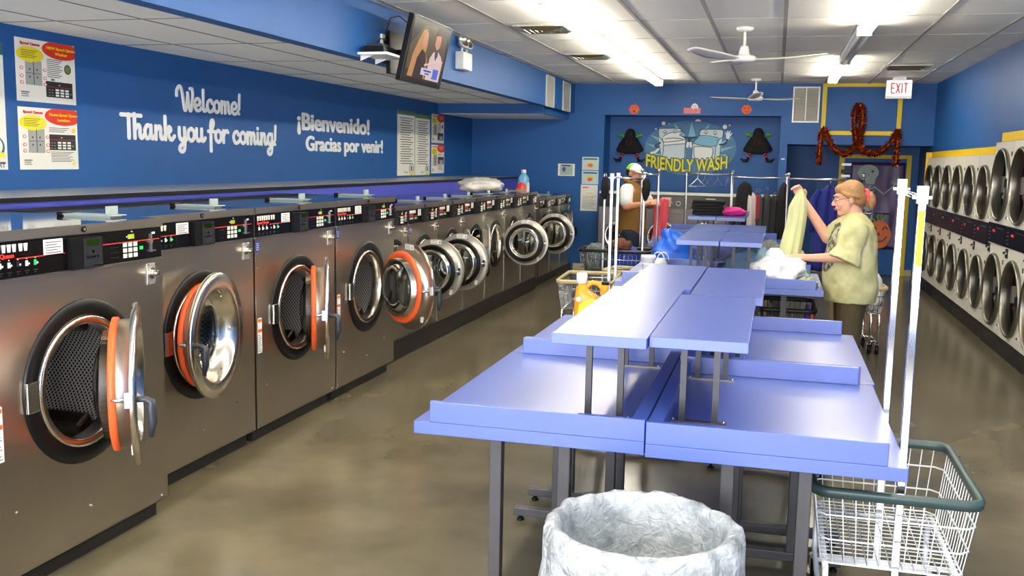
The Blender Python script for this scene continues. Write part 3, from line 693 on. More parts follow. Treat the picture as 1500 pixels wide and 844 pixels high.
# ------------------------------------------------------------------ TV, shelf, emergency light
def emi(n, c, s_=.75):
    M = mat('screen_'+n, c, .25, emit=s_, spec=.3); M.node_tree.nodes['Principled BSDF'].inputs['Base Color'].default_value = (.01, .01, .01, 1); return M
t = thing('television', 'flat television tilted down from the left beam, two people on its screen', 'television', (-2.79, 7.56, 2.55))
W_, H_ = .90, .52
Mtv = Matrix.Translation((-2.78, 7.56, 2.55))
b = MB(BLACK, emi('dark', (52, 40, 34)), emi('olive', (88, 78, 52)), emi('hair', (196, 140, 84)), emi('skin', (214, 150, 116)), emi('dress', (58, 40, 40)), emi('white', (226, 196, 188)), emi('caption', (206, 206, 232)), emi('blue', (90, 110, 210)), emi('text', (70, 66, 110)), emi('brown', (80, 44, 30)))
tl = math.radians(13)
FR = ((0, -W_/2, 0), (0, 1, 0), (math.sin(tl), 0, math.cos(tl)), (math.cos(tl), 0, -math.sin(tl)))
b.frame(*FR); b.prism([(0, -H_/2), (W_, -H_/2), (W_, H_/2), (0, H_/2)], -.05, 0, 0)
b.build('housing', t, bevel=.006)
b = MB(*b.mats); b.frame(*FR); b.prism([(.022, -H_/2+.035), (W_-.022, -H_/2+.035), (W_-.022, H_/2-.022), (.022, H_/2-.022)], 0, .002, 1)
def P_(pts, mt, n=.003): b.prism([(W_*x, H_*(y-.5)) for x, y in pts], .001, n, mt)
P_([(.03, .55), (.3, .9), (.6, .93), (.9, .8), (.95, .3), (.7, .2), (.03, .2)], 2, .0024)
P_([(.10, .10), (.14, .45), (.22, .68), (.28, .82), (.36, .85), (.42, .78), (.44, .6), (.43, .5), (.50, .40), (.52, .10)], 3)
P_([(.30, .62), (.32, .78), (.39, .80), (.41, .72), (.41, .62), (.37, .56)], 4, .004)
P_([(.22, .10), (.25, .40), (.33, .54), (.42, .50), (.47, .40), (.48, .10)], 5, .0045)
P_([(.54, .10), (.56, .44), (.62, .54), (.72, .58), (.84, .50), (.90, .40), (.90, .10)], 6, .0035)
P_([(.62, .66), (.62, .80), (.66, .86), (.73, .86), (.76, .80), (.75, .64), (.69, .58)], 4, .0045)
P_([(.62, .80), (.65, .90), (.74, .91), (.79, .84), (.77, .72), (.74, .82)], 10, .005); P_([(.66, .50), (.70, .42), (.74, .5), (.72, .60), (.66, .58)], 9, .0048)
P_([(.40, .16), (.70, .16), (.70, .27), (.40, .27)], 7, .006); P_([(.70, .13), (.84, .13), (.84, .29), (.70, .29)], 8, .006)
P_([(.46, .22), (.65, .22), (.65, .245), (.46, .245)], 9, .0065); P_([(.5, .18), (.61, .18), (.61, .20), (.5, .20)], 9, .0065)
P_([(.45, .30), (.90, .42), (.90, .44), (.45, .33)], 6, .006)
b.build('screen', t)
b = MB(FIXW); b.frame(*FR); b.prism([(.0, H_/2-.006), (W_, H_/2-.006), (W_, H_/2+.001), (0, H_/2+.001)], -.012, .002, CHROME); b.build('top_bezel', t)
b = MB(BLACK); b.frame(*FR); b.prism([(W_*.2, -H_*.3), (W_*.8, -H_*.3), (W_*.8, H_*.3), (W_*.2, H_*.3)], -.11, -.05, 0); b.build('rear_cover', t, bevel=.02)
b = MB(BLACK); b.M = Matrix(); b.box((-.305, -.15, -.17), (-.27, .15, .17)); b.box((-.29, -.04, -.03), (-.09, .04, .03)); b.build('wall_bracket', t, bevel=.004)
t2 = thing('wall_shelf', 'small white shelf on the left beam beside the television', 'shelf', (XBM+.001, 6.86, 2.47))
b = MB(FIXW); b.box((0, 0, 0), (.24, .42, .02)); b.build('board', t2, bevel=.003)
for yy in (.06, .34):
    b = MB(FIXW); b.prism([(0, 0), (.10, 0), (0, -.04)], yy, yy+.012, 0); b.v = [(p[0], p[2], p[1]) for p in b.v]; b.build('bracket', t2)
b = MB(BLACK, DGREY); b.box((XBM+.03, 6.90, 2.492), (XBM+.20, 7.10, 2.54)); b.box((XBM+.05, 6.93, 2.54), (XBM+.18, 7.04, 2.56), 1)
tag(b.build('cable_box', bevel=.004), 'black cable box sitting on the white shelf beside the television', 'set-top box')
b = MB(BLACK)
b.tube([(XBM+.06, 7.08, 2.565), (XBM+.08, 7.12, 2.62), (XBM+.05, 7.3, 2.63), (XBM+.03, 7.32, 2.58), (XBM+.03, 7.36, 2.70), (XBM+.02, 7.46, 2.82), (XBM+.04, 7.6, 2.86), (XBM+.1, 7.7, 2.80)], .005, 0, 6)
tag(b.build('cable'), 'thin black cable looping from the cable box up behind the television', 'cable')
b = MB(FIXW, BLACK); b.frame((XBM, 7.30, 2.56), **LW); b.prism([(0, 0), (.075, 0), (.075, .12), (0, .12)], 0, .02, 0); b.prism([(.02, .03), (.055, .03), (.055, .09), (.02, .09)], 0, .023, 1)
tag(b.build('power_outlet', bevel=.002), 'white power outlet on the beam behind the television', 'outlet')
t = thing('emergency_light', 'white two-headed emergency light on the beam right of the television', 'emergency light', (XBM, 9.16, 2.58))
b = MB(FIXW); b.box((0, 0, 0), (.09, .28, .17)); b.build('battery_box', t, bevel=.01)
for yy in (.07, .21):
    b = MB(FIXW); b.tube([(.045, yy, .17), (.05, yy, .22)], .01); b.build('swivel', t)
    b = MB(FIXW, GLASS, STEEL2); b.at(.06, yy, .265, ry=math.radians(62), rz=math.radians(-20)); b.lathe([(.001, -.05), (.035, -.045), (.062, 0), (.066, .012), (.058, .014)], 20, 0); b.lathe([(.058, .012), (.035, -.015), (.001, -.022)], 20, 2); b.build('lamp_head', t)

# ------------------------------------------------------------------ lettering on the left wall
G = {
 'e': (.74, [[(.08, .42), (.5, .52), (.58, .8), (.36, 1.0), (.12, .78), (.07, .4), (.28, .04), (.56, .1), (.78, .34)]]),
 'l': (.50, [[(.18, 1.72), (.18, .3), (.32, .04), (.56, .3)]]),
 'c': (.70, [[(.58, .72), (.42, .99), (.16, .84), (.07, .45), (.25, .04), (.52, .1), (.74, .34)]]),
 'o': (.74, [[(.34, .98), (.09, .75), (.09, .28), (.33, .03), (.58, .28), (.58, .74), (.34, .98)], [(.5, .85), (.66, .72), (.82, .8)]]),
 'm': (1.10, [[(.1, .98), (.1, .03)], [(.1, .6), (.32, .97), (.46, .8), (.46, .03)], [(.46, .6), (.68, .97), (.82, .8), (.82, .26), (.94, .05), (1.14, .3)]]),
 'n': (.76, [[(.1, .98), (.1, .03)], [(.1, .6), (.34, .97), (.48, .8), (.48, .26), (.6, .05), (.8, .3)]]),
 'h': (.76, [[(.1, 1.72), (.1, .03)], [(.1, .6), (.34, .97), (.48, .8), (.48, .26), (.6, .05), (.8, .3)]]),
 'k': (.80, [[(.1, 1.72), (.1, .03)], [(.1, .5), (.38, .97), (.54, .78), (.34, .55), (.14, .5)], [(.3, .5), (.46, .12), (.62, .04), (.84, .32)]]),
 'a': (.84, [[(.56, .9), (.3, .99), (.09, .6), (.2, .08), (.42, .14), (.56, .5)], [(.56, .98), (.56, .26), (.68, .05), (.88, .3)]]),
 'y': (.76, [[(.08, .98), (.08, .34), (.28, .05), (.52, .3)], [(.52, .98), (.52, -.4), (.34, -.82), (.1, -.7), (.14, -.42), (.52, -.05), (.78, .3)]]),
 'u': (.82, [[(.08, .98), (.08, .3), (.28, .05), (.54, .34)], [(.54, .98), (.54, .26), (.66, .05), (.86, .3)]]),
 'f': (.58, [[(.28, 1.0), (.46, 1.5), (.36, 1.76), (.22, 1.5), (.2, .8), (.2, -.7)], [(-.02, .86), (.5, .86)]]),
 'r': (.66, [[(.1, .98), (.1, .03)], [(.1, .55), (.24, .88), (.42, .99), (.54, .86)]]),
 'i': (.42, [[(.12, .98), (.12, .26), (.24, .05), (.46, .3)], [(.12, 1.36), (.12, 1.40)]]),
 'g': (.80, [[(.56, .9), (.3, .99), (.09, .6), (.2, .08), (.42, .14), (.56, .5)], [(.56, .98), (.56, -.4), (.36, -.82), (.12, -.7), (.16, -.42), (.56, -.05), (.84, .32)]]),
 '!': (.4, [[(.2, 1.72), (.14, .5)], [(.12, .07), (.12, .09)]]),
 'W': (1.30, [[(-.28, 1.05), (-.24, 1.5), (.02, 1.8), (.22, 1.35), (.40, .1), (.56, .1), (.72, 1.1)], [(.72, 1.35), (.88, .1), (1.04, .1), (1.20, 1.1), (1.16, 1.66), (.96, 1.7)]]),
 'T': (.42, [[(-.42, 1.62), (1.0, 1.62)], [(.1, 1.66), (.1, .03)]]),
 ' ': (.38, [])}
LETW = mat('brushed_white_letters', (246, 244, 238), .45)
def script_text(mb, s_, u0, u1, v0, v1, xh, wd):
    tot = sum(G[c][0] for c in s_)-.2; k = (u1-u0)/tot; x = 0
    n0 = 0
    for c in s_:
        for i, st in enumerate(G[c][1]):
            pts = [(u0+(x+p[0])*k, v0+(v1-v0)*(x/tot)+p[1]*xh) for p in st]
            mb.stroke(pts, wd, 0, .010+.0004*(i % 2), 0, k=10)
        x += G[c][0]
b = MB(LETW); b.frame((XL, 0, 0), **LW)
script_text(b, 'Welcome!', 7.05, 7.97, 2.065, 2.065, .105, .026)
tag(b.build('wall_lettering'), 'white script lettering Welcome on the blue wall', 'wall lettering')
b = MB(LETW); b.frame((XL, 0, 0), **LW)
script_text(b, 'Thank you for coming!', 6.37, 8.62, 1.813, 1.803, .108, .031)
tag(b.build('wall_lettering'), 'white script lettering Thank you for coming below Welcome on the blue wall', 'wall lettering')
b = MB(LETW); b.frame((XL, 0, 0), **LW)
for i, (du, dv) in enumerate(((0, 0), (.011, 0), (-.011, 0), (0, .007), (0, -.007), (.008, .005), (-.008, -.005), (.008, -.005), (-.008, .005))): b.text('¡Bienvenido!', 9.09+du, 1.978+dv, .245, LETW, 0, .006+.0004*i, width=1.80)
tag(b.build('wall_lettering'), 'white chunky lettering Bienvenido on the blue wall', 'wall lettering')
b = MB(LETW); b.frame((XL, 0, 0), **LW)
for i, (du, dv) in enumerate(((0, 0), (.010, 0), (-.010, 0), (0, .006), (0, -.006), (.007, .004), (-.007, -.004), (.007, -.004), (-.007, .004))): b.text('Gracias por venir!', 9.27+du, 1.765+dv, .215, LETW, 0, .006+.0004*i, width=2.03)
tag(b.build('wall_lettering'), 'white chunky lettering Gracias por venir below Bienvenido on the blue wall', 'wall lettering')

# ------------------------------------------------------------------ posters
PAP = mat('poster_paper', (236, 234, 224), .5); PYEL = mat('poster_yellow', (238, 220, 40), .5); PRED = mat('poster_red', (216, 48, 30), .5)
PGRY = mat('poster_grey', (160, 162, 158), .5); PBLK = mat('poster_black', (34, 32, 34), .4); PGRN = mat('poster_green', (46, 150, 80), .5); PTXT = mat('poster_text_grey', (110, 108, 104), .6); POLV = mat('poster_olive', (104, 128, 58), .5); PTEAL = mat('poster_teal', (60, 110, 120), .5)
def lines(b, u0, u1, v0, v1, n, mt, th=.25, ind=0, nn=.0025):
    for i in range(n):
        v = v1-(v1-v0)*(i+.5)/n; h = (v1-v0)/n*th; e = u1-(u1-u0)*((i*37) % 5)*.06
        b.prism([(u0+(ind if i % 3 else 0), v-h), (e, v-h), (e, v+h), (u0+(ind if i % 3 else 0), v+h)], .001, nn, mt)
def washer_poster(name, label, y0, y1, z0, z1, title, spanish=False, small=False):
    W, H = y1-y0, z1-z0
    b = MB(PAP, PYEL, PRED, PGRY, PBLK, PGRN, PTXT, WHITEP, YEL, POLV); b.frame((XL, y0, z0), **LW)
    q = lambda a, c, d, e, mt, n=.0025: b.prism([(W*a, H*d), (W*c, H*d), (W*c, H*e), (W*a, H*e)], .001, n, mt)
    b.prism([(0, 0), (W, 0), (W, H), (0, H)], 0, .0015, 0)
    n = 28; cu, cv, ru, rv = W*.76, H*.88, W*.325, H*.15
    b.prism([(min(W*.999, cu+ru*math.cos(2*PI*i/n)), min(H*.999, cv+rv*math.sin(2*PI*i/n))) for i in range(n)], .001, .0026, 2)
    b.disc(W*.235, H*.755, W*.225, .001, .0026, 1, ry=H*.125)
    if not small:
        b.text('Speed Queen', W*.08, H*.905, H*.055, PRED, .001, .003, bold=.0016, width=W*.32)
        b.text(title[0], W*.76, H*.885, H*.062, YEL, .002, .0036, bold=.001, align='CENTER', width=W*.50)
        b.text(title[1], W*.76, H*.80, H*.062, YEL, .002, .0036, bold=.001, align='CENTER', width=W*.22)
    else:
        q(.08, .42, .91, .94, 2); q(.58, .95, .90, .925, 8, .003); q(.64, .88, .84, .865, 8, .003)
    lines(b, W*.09, W*.36, H*.69, H*.83, 5, 4, .14, nn=.003)
    q(.15, .42, .27, .66, 3); q(.28, .29, .28, .65, 4, .003); q(.16, .41, .455, .462, 4, .003)
    for (a, c) in ((.22, .40), (.34, .40), (.22, .52), (.34, .52)): b.disc(W*a, H*c, W*.012, .001, .0032, 4, k=8)
    for v in (.30, .40, .53): 
        for u in (.09, .47): b.disc(W*u, H*v, W*.03, .001, .0026, 2, k=14, ry=H*.028); b.disc(W*u, H*v, W*.02, .001, .0031, 0, k=14, ry=H*.018)
    q(.07, .2, .14, .16, 6); q(.07, .18, .11, .125, 6); q(.07, .19, .08, .09, 4)
    if spanish:
        q(.50, .96, .32, .58, 4); kb = .32; lines(b, W*.52, W*.92, H*.12, H*.30, 7, 4, .17); lines(b, W*.5, W*.85, H*.61, H*.70, 3, 4, .17); b.disc(W*.93, H*.655, W*.03, .001, .0026, 8, k=12); b.disc(W*.92, H*.10, W*.025, .001, .0026, 1, k=12)
    else:
        q(.48, .94, .10, .36, 4); kb = .10; lines(b, W*.51, W*.78, H*.42, H*.73, 10, 4, .17); b.disc(W*.865, H*.585, W*.06, .001, .0026, 4, k=16); b.disc(W*.865, H*.585, W*.045, .001, .003, 9, k=16); q(.57, .63, .37, .41, 5)
    q(.50, .93, kb+.17, kb+.175, 2, .003)
    for i in range(3):
        for j in range(3): q(.64+i*.085, .70+i*.085, kb+.02+j*.045, kb+.05+j*.045, 7, .003)
    for i in range(2):
        for j in range(3): q(.52+i*.05, .55+i*.05, kb+.025+j*.045, kb+.035+j*.045, 3, .003)
    q(.885, .925, kb+.06, kb+.085, 5, .003); q(.70, .72, kb+.20, kb+.215, 7, .003)
    return tag(b.build(name), label, 'poster')
washer_poster('instruction_poster', 'upper left-wall poster with red oval, washer instructions in English', 5.275, 5.825, 2.025, 2.43, ('NEW Speed Queen', 'Washer'))
washer_poster('instruction_poster', 'lower left-wall poster with red oval, washer instructions in Spanish', 5.275, 5.825, 1.58, 1.988, ('Nueva Speed Queen', 'Lavadora'), True)
washer_poster('instruction_poster', 'small upper red and yellow poster beside the tall white notices', 13.09, 13.62, 1.93, 2.34, None, False, True)
washer_poster('instruction_poster', 'small lower red and yellow poster beside the tall white notices', 13.09, 13.64, 1.495, 1.905, None, True, True)
def logo_badge(b, u, v, r):
    b.disc(u, v, r, .001, .003, PTEAL, k=18); b.disc(u, v+r*.1, r*.75, .001, .0034, PAP, k=18); b.prism([(u-r*.35, v-r*.3), (u+r*.35, v-r*.3), (u+r*.35, v+r*.5), (u-r*.35, v+r*.5)], .001, .0038, PTEAL)
    b.prism([(u-r, v-r*.9), (u+r, v-r*.9), (u+r*.9, v-r*.45), (u-r*.9, v-r*.45)], .001, .004, PYEL); b.prism([(u-r, v-r*1.5), (u+r, v-r*1.5), (u+r, v-r*1.3), (u-r, v-r*1.3)], .001, .003, PTXT)
def tall_notice(label, y0, y1, z0, z1, head):
    W, H = y1-y0, z1-z0; b = MB(PAP, PTXT, POLV, PTEAL, PYEL); b.frame((XL, y0, z0), **LW)
    b.prism([(0, 0), (W, 0), (W, H), (0, H)], 0, .002, 0)
    b.prism([(0, H*.93), (W, H*.93), (W, H), (0, H)], .001, .0026, 3); b.prism([(W*.06, H*.945), (W*.94, H*.945), (W*.94, H*.985), (W*.06, H*.985)], .001, .003, 2)
    lines(b, W*.14, W*.9, H*.17, H*.9, 20, 1, .18, ind=W*.06)
    b.stroke([(W*.4, H*.04), (W*.46, H*.07), (W*.5, H*.04), (W*.62, H*.055)], .008, .001, .003, 1); logo_badge(b, W*.82, H*.10, W*.13)
    tag(b.build('notice_board_sheet'), label, 'notice')
tall_notice('tall white notice with green heading, left of the pair on the left wall', 11.80, 12.42, 1.475, 2.33, 0)
tall_notice('tall white notice with green heading, right of the pair on the left wall', 12.44, 13.02, 1.475, 2.31, 0)
b = MB(PAP, PTXT, PTEAL, PYEL); b.frame((XL, 4.55, 1.58), **LW); b.prism([(0, 0), (.62, 0), (.62, .80), (0, .80)], 0, .002, 0); b.prism([(0, .72), (.62, .72), (.62, .80), (0, .80)], .001, .003, PTEAL)
lines(b, .06, .5, .2, .68, 12, 1, .18); logo_badge(b, .53, .14, .07); b.text('LAUNDROMAT', .60, .012, .05, BLUEP, .001, .003, align='RIGHT', width=.34)
tag(b.build('notice_board_sheet'), 'white notice cut by the left edge of the picture', 'notice')
# back wall papers
PHOTOB = mat('photo_blue', (60, 90, 160), .5); PHOTOG = mat('photo_grey_green', (168, 184, 172), .5)
b = MB(PAP, PHOTOG, PHOTOB, PBLK); b.frame((-3.34, YB, 1.477), **BW); b.prism([(0, 0), (.27, 0), (.27, .19), (0, .19)], 0, .003, 0); b.prism([(.035, .012), (.235, .012), (.235, .178), (.035, .178)], .002, .004, 1)
b.prism([(.06, .10), (.10, .15), (.13, .11), (.10, .05), (.08, .08)], .002, .005, 2); b.prism([(.06, .155), (.2, .15), (.2, .17), (.06, .17)], .002, .005, 3)
tag(b.build('photo_print'), 'small landscape photo print on the back wall above the last washer', 'photo')
def sheet(label, x0, x1, z0, z1, kind):
    W, H = x1-x0, z1-z0; b = MB(mat('sheet_pale_blue', (196, 214, 218), .5) if kind else PAP, PTXT, PTEAL, ORANGEP, PYEL); b.frame((x0, YB, z0), **BW)
    b.prism([(0, 0), (W, 0), (W, H), (0, H)], 0, .003, 0)
    if kind:
        b.prism([(W*.08, H*.78), (W*.92, H*.78), (W*.92, H*.9), (W*.08, H*.9)], .002, .004, 2); b.prism([(W*.12, H*.42), (W*.88, H*.42), (W*.7, H*.56), (W*.3, H*.56)], .002, .004, 4); b.disc(W*.5, H*.36, W*.16, .002, .0045, 3, ry=H*.14)
    else:
        b.prism([(W*.1, H*.88), (W*.45, H*.88), (W*.45, H*.92), (W*.1, H*.92)], .002, .004, 3); b.prism([(W*.35, H*.65), (W*.72, H*.65), (W*.72, H*.70), (W*.35, H*.70)], .002, .004, 4); lines(b, W*.1, W*.9, H*.08, H*.6, 9, 1, .12, nn=.004)
    tag(b.build('wall_notice'), label, 'notice')
sheet('pale blue notice on the back wall, topmost of three', -2.955, -2.69, 1.575, 1.78, 1)
sheet('pale blue notice on the back wall, middle of three', -2.955, -2.69, 1.355, 1.565, 1)
sheet('white text notice on the back wall, lowest of three and tallest', -2.965, -2.695, .936, 1.345, 0)
b = MB(FIXW); b.frame((.05, YB, 1.79), **BW); b.prism([(0, 0), (.05, 0), (.05, .02), (0, .02)], 0, .01, 0); tag(b.build('wall_label'), 'tiny white tag on the blue pillar right of the recess', 'tag')

# ------------------------------------------------------------------ painted logo in the recess
L1 = mat('logo_pale', (206, 222, 224), .6); L2 = mat('logo_white', (236, 240, 234), .6); L3 = mat('logo_disc_blue', (78, 122, 160), .6); L4 = mat('logo_cyan', (126, 186, 208), .6); L5 = mat('logo_yellow', (232, 224, 64), .6); L6 = mat('logo_dark', (40, 48, 62), .6); L7 = mat('logo_green_edge', (74, 94, 70), .6)
b = MB(L1, L2, L3, L4, L5, L6, L7); K = 1.42/133.  # logo px to metres
ox, oz = -2.06, 1.55
b.frame((ox, RD, oz), **BW)
def lg(pts): return [((x-80)*K/9.375*1.0, (820-y)*K/9.375) for x, y in pts]
def LP(pts, mt, n): b.prism(list(reversed(lg(pts))), 0, n, mt)
def LS(pts, wd, mt, n, sm=True): b.stroke(lg(pts), wd*K/9.375, 0, n, mt, smooth=sm, k=6)
b.prism([((x-80)*K/9.375, (820-y)*K/9.375) for x, y in [(710+630*math.cos(a), 470-375*math.sin(a)) for a in [2*PI*i/40 for i in range(40)]]], 0, .001, 2)
for pts in ([(150, 292), (262, 330), (262, 372)], [(100, 412), (240, 440), (210, 470)], [(482, 130), (560, 215), (500, 200)], [(716, 110), (785, 320), (680, 320)], [(965, 130), (945, 200), (900, 205)], [(1290, 310), (1140, 375), (1140, 410)], [(1330, 432), (1120, 470), (1120, 520)], [(1250, 548), (1120, 550), (1120, 600)], [(160, 535), (320, 560), (300, 600)], [(620, 250), (640, 320), (570, 290)]): LP(pts, 3, .002)
for (x, y, r, mt) in ((333, 135, 26, 1), (230, 212, 12, 1), (414, 140, 12, 3), (802, 118, 44, 2), (1170, 175, 30, 1), (1232, 155, 12, 1), (295, 205, 9, 1)):
    u, v = lg([(x, y)])[0]; b.disc(u, v, r*K/9.375, 0, .0022, mt, k=18)
LP([(765, 105), (845, 105), (838, 85), (802, 74), (770, 85)], 1, .003)
# left machine
LP([(275, 215), (300, 205), (560, 205), (578, 225), (578, 330), (650, 345), (650, 620), (330, 620), (270, 330)], 0, .003)
LP([(315, 310), (440, 262), (620, 252), (560, 290), (640, 345), (640, 405), (350, 440), (330, 350)], 1, .0036)
for st in ([(275, 320), (268, 225), (300, 206), (558, 204), (578, 225), (576, 250)], [(330, 318), (440, 262), (622, 252), (560, 290), (640, 350), (360, 392), (330, 340)], [(275, 320), (335, 380), (345, 450), (335, 620)], [(350, 440), (520, 420), (650, 412)], [(648, 350), (640, 620)], [(365, 350), (450, 335), (560, 340), (610, 350)]): LS(st, 9, 5, .0045)
# right machine
LP([(840, 240), (870, 212), (1130, 215), (1152, 240), (1140, 330), (1120, 620), (740, 620), (745, 395), (830, 300)], 0, .003)
LP([(745, 400), (830, 300), (1080, 322), (1130, 325), (1060, 435), (870, 430)], 3, .0033)
LP([(770, 450), (900, 448), (1020, 470), (1010, 620), (780, 620), (762, 520)], 1, .0036)
for st in ([(832, 300), (840, 235), (870, 212), (1130, 214), (1152, 240), (1145, 320)], [(832, 295), (960, 300), (1085, 322)], [(745, 400), (830, 300)], [(745, 400), (870, 432), (1060, 435), (1085, 360), (1145, 320)], [(745, 400), (738, 620)], [(768, 450), (900, 448), (1020, 472), (1010, 600)], [(1060, 435), (1050, 620)], [(1125, 420), (1120, 600)], [(765, 455), (768, 560), (790, 610)]): LS(st, 9, 5, .0045)
for (x, y) in ((360, 255), (497, 245), (918, 253), (1045, 262)):
    u, v = lg([(x, y)])[0]; b.disc(u, v, 27*K/9.375, 0, .005, 5, k=16); b.disc(u, v, 20*K/9.375, 0, .0056, 1, k=16); b.disc(u, v-5*K/9.375, 10*K/9.375, 0, .006, 5, k=12)
LS([(630, 322), (690, 330), (790, 322)], 26, 5, .005); LS([(700, 330), (700, 380)], 40, 5, .005); LS([(680, 400), (675, 450)], 34, 1, .0055); LS([(715, 400), (722, 450)], 34, 1, .0055)
LS([(300, 400), (230, 445), (275, 465)], 22, 5, .005); LS([(275, 490), (235, 530), (180, 545)], 30, 1, .0052)
LS([(1110, 415), (1185, 405), (1212, 335)], 22, 5, .005); LS([(1215, 320), (1220, 270)], 46, 1, .0052)
for st in ([(1200, 290), (1188, 255)], [(1212, 280), (1212, 232)], [(1228, 280), (1242, 232)], [(1238, 300), (1266, 262)]): LS(st, 15, 1, .0054)
def bend(a, c):
    t_ = (a-.67)/.67; return (a, c+.085*t_*t_*(1 if t_ < 0 else .9))
for (mt, bold, n0, n1, grow) in ((6, .022, .003, .006, 0), (4, .006, .005, .009, 0)):
    b.text('FRIENDLY WASH', .67, .03, .275, [L1, L2, L3, L4, L5, L6, L7][mt], n0, n1, bold=bold, align='CENTER', width=1.27+(.03 if mt == 6 else 0), warp=bend)
tag(b.build('wall_logo'), 'painted logo of two washing machines above FRIENDLY WASH on the recess wall', 'logo')

# ------------------------------------------------------------------ folding tables
EDGE = LAM
def ftable(x0, x1, y0, y1, side, label, shelf=None, group='blue laminate folding tables in the middle', rear=True, legs=None):
    """side -1: the centre seam is at x1; side +1: the centre seam is at x0"""
    t = thing('folding_table', label, 'folding table', (x0, y0, 0), 0, group)
    W, L = x1-x0, y1-y0
    b = MB(LAM); b.box((0, 0, .735), (W, L, .78)); b.build('tabletop', t, bevel=.002)
    a0, a1 = (.06, W) if side < 0 else (0, W-.06)
    b = MB(LAM); b.box((a0, 0, .7801), (a1, .022, .855)); b.build('front_lip', t, bevel=.002)
    if rear:
        b = MB(LAM); b.box((a0, L-.024, .78), (a1, L, .855)); b.build('rear_lip', t, bevel=.002)
    b = MB(LAM)
    if side < 0: b.box((W-.05, .022, .78), (W, L-.024, .845))
    else: b.box((0, .022, .78), (.05, L-.024, .845))
    b.build('centre_rail', t, bevel=.002)
    cx = W*.49 if side < 0 else W*.48
    for yy in (.12, L-.16):
        for dx in (-.125, .125):
            b = MB(LEGM); b.box((cx+dx-.022, yy-.022, .065), (cx+dx+.022, yy+.022, .735)); b.build('leg', t, bevel=.003)
        b = MB(LEGM); b.box((cx-.33, yy-.022, .025), (cx+.33, yy+.022, .065)); fb = b.build('foot_bar', t, bevel=.004)
        for dx in (-.30, .30):
            b = MB(BLACK); b.at(cx+dx, yy, 0); b.lathe([(.001, .026), (.01, .026), (.01, .010), (.018, .008), (.018, 0), (.001, 0)], 12); b.build('glide', fb)
        b = MB(LEGM); b.box((cx-.147, yy-.015, .60), (cx+.147, yy+.015, .64)) if False else b.box((cx-.30, yy-.02, .715), (cx+.30, yy+.02, .735)); b.build('crossbar', t)
    if shelf:
        sx0, sx1, sy0, sy1, sz = shelf
        sx0 -= x0; sx1 -= x0; sy0 -= y0; sy1 -= y0
        b = MB(LAM); b.box((sx0, sy0, sz-.038), (sx1, sy1, sz)); b.build('upper_shelf', t, bevel=.002)
        mx = (sx0+sx1)/2
        for yy in (max(sy0+.16, .09), min(sy1-.22, L-.13)):
            for dx in (-.058, .058):
                b = MB(LEGM); b.box((mx+dx-.011, yy-.011, .784), (mx+dx+.011, yy+.011, sz-.038)); b.build('shelf_post', t)
            b = MB(STEELD, CHROME); b.box((mx-.10, yy-.012, .78), (mx+.10, yy+.012, .785)); b.ball((mx-.09, yy, .786), .006, 1, k=4); b.ball((mx+.09, yy, .786), .006, 1, k=4); b.build('base_plate', t)
    return t
ftable(-1.195, -.378, 3.12, 4.447, -1, 'nearest left folding table, pale glare across its raised shelf', (-.728, -.396, 3.23, 4.60, 1.108))
ftable(-.372, .441, 3.10, 4.285, 1, 'nearest right folding table, wire cart beside its right edge', (-.392, -.060, 3.27, 4.41, 1.11))
ftable(-1.195, -.376, 4.452, 5.66, -1, 'second left folding table, orange detergent jug standing on it', (-.70, -.366, 4.61, 5.74, 1.105))
ftable(-.366, .451, 4.30, 5.56, 1, 'second right folding table, empty, between the wire cart and the woman', (-.358, -.030, 4.50, 5.74, 1.100))
ftable(-1.19, -.405, 7.48, 8.68, -1, 'third left folding table, white foam cup standing on its front', (-.735, -.405, 7.63, 8.78, 1.108))
ftable(-.40, .385, 7.48, 8.68, 1, 'third right folding table, woman sorting laundry on it', (-.398, -.078, 7.63, 8.78, 1.108))
ftable(-1.19, -.405, 8.69, 9.9, -1, 'fourth left folding table, blue laundry bag lying on it', (-.735, -.40, 8.80, 9.8, 1.11))
ftable(-.40, .30, 8.69, 9.9, 1, 'fourth right folding table, striped socks and grey clothes on it', (-.395, -.070, 8.80, 9.8, 1.11))
ftable(-1.42, -.66, 11.3, 12.55, -1, 'fifth left folding table, stack of black clothes on its shelf', (-.955, -.64, 11.15, 12.9, 1.11))
ftable(-.65, .10, 11.3, 12.55, 1, 'fifth right folding table, pink garment on its shelf', (-.632, -.315, 11.08, 12.9, 1.11))
ftable(-1.46, -.70, 12.6, 13.75, -1, 'farthest left folding table, in front of the back washers')

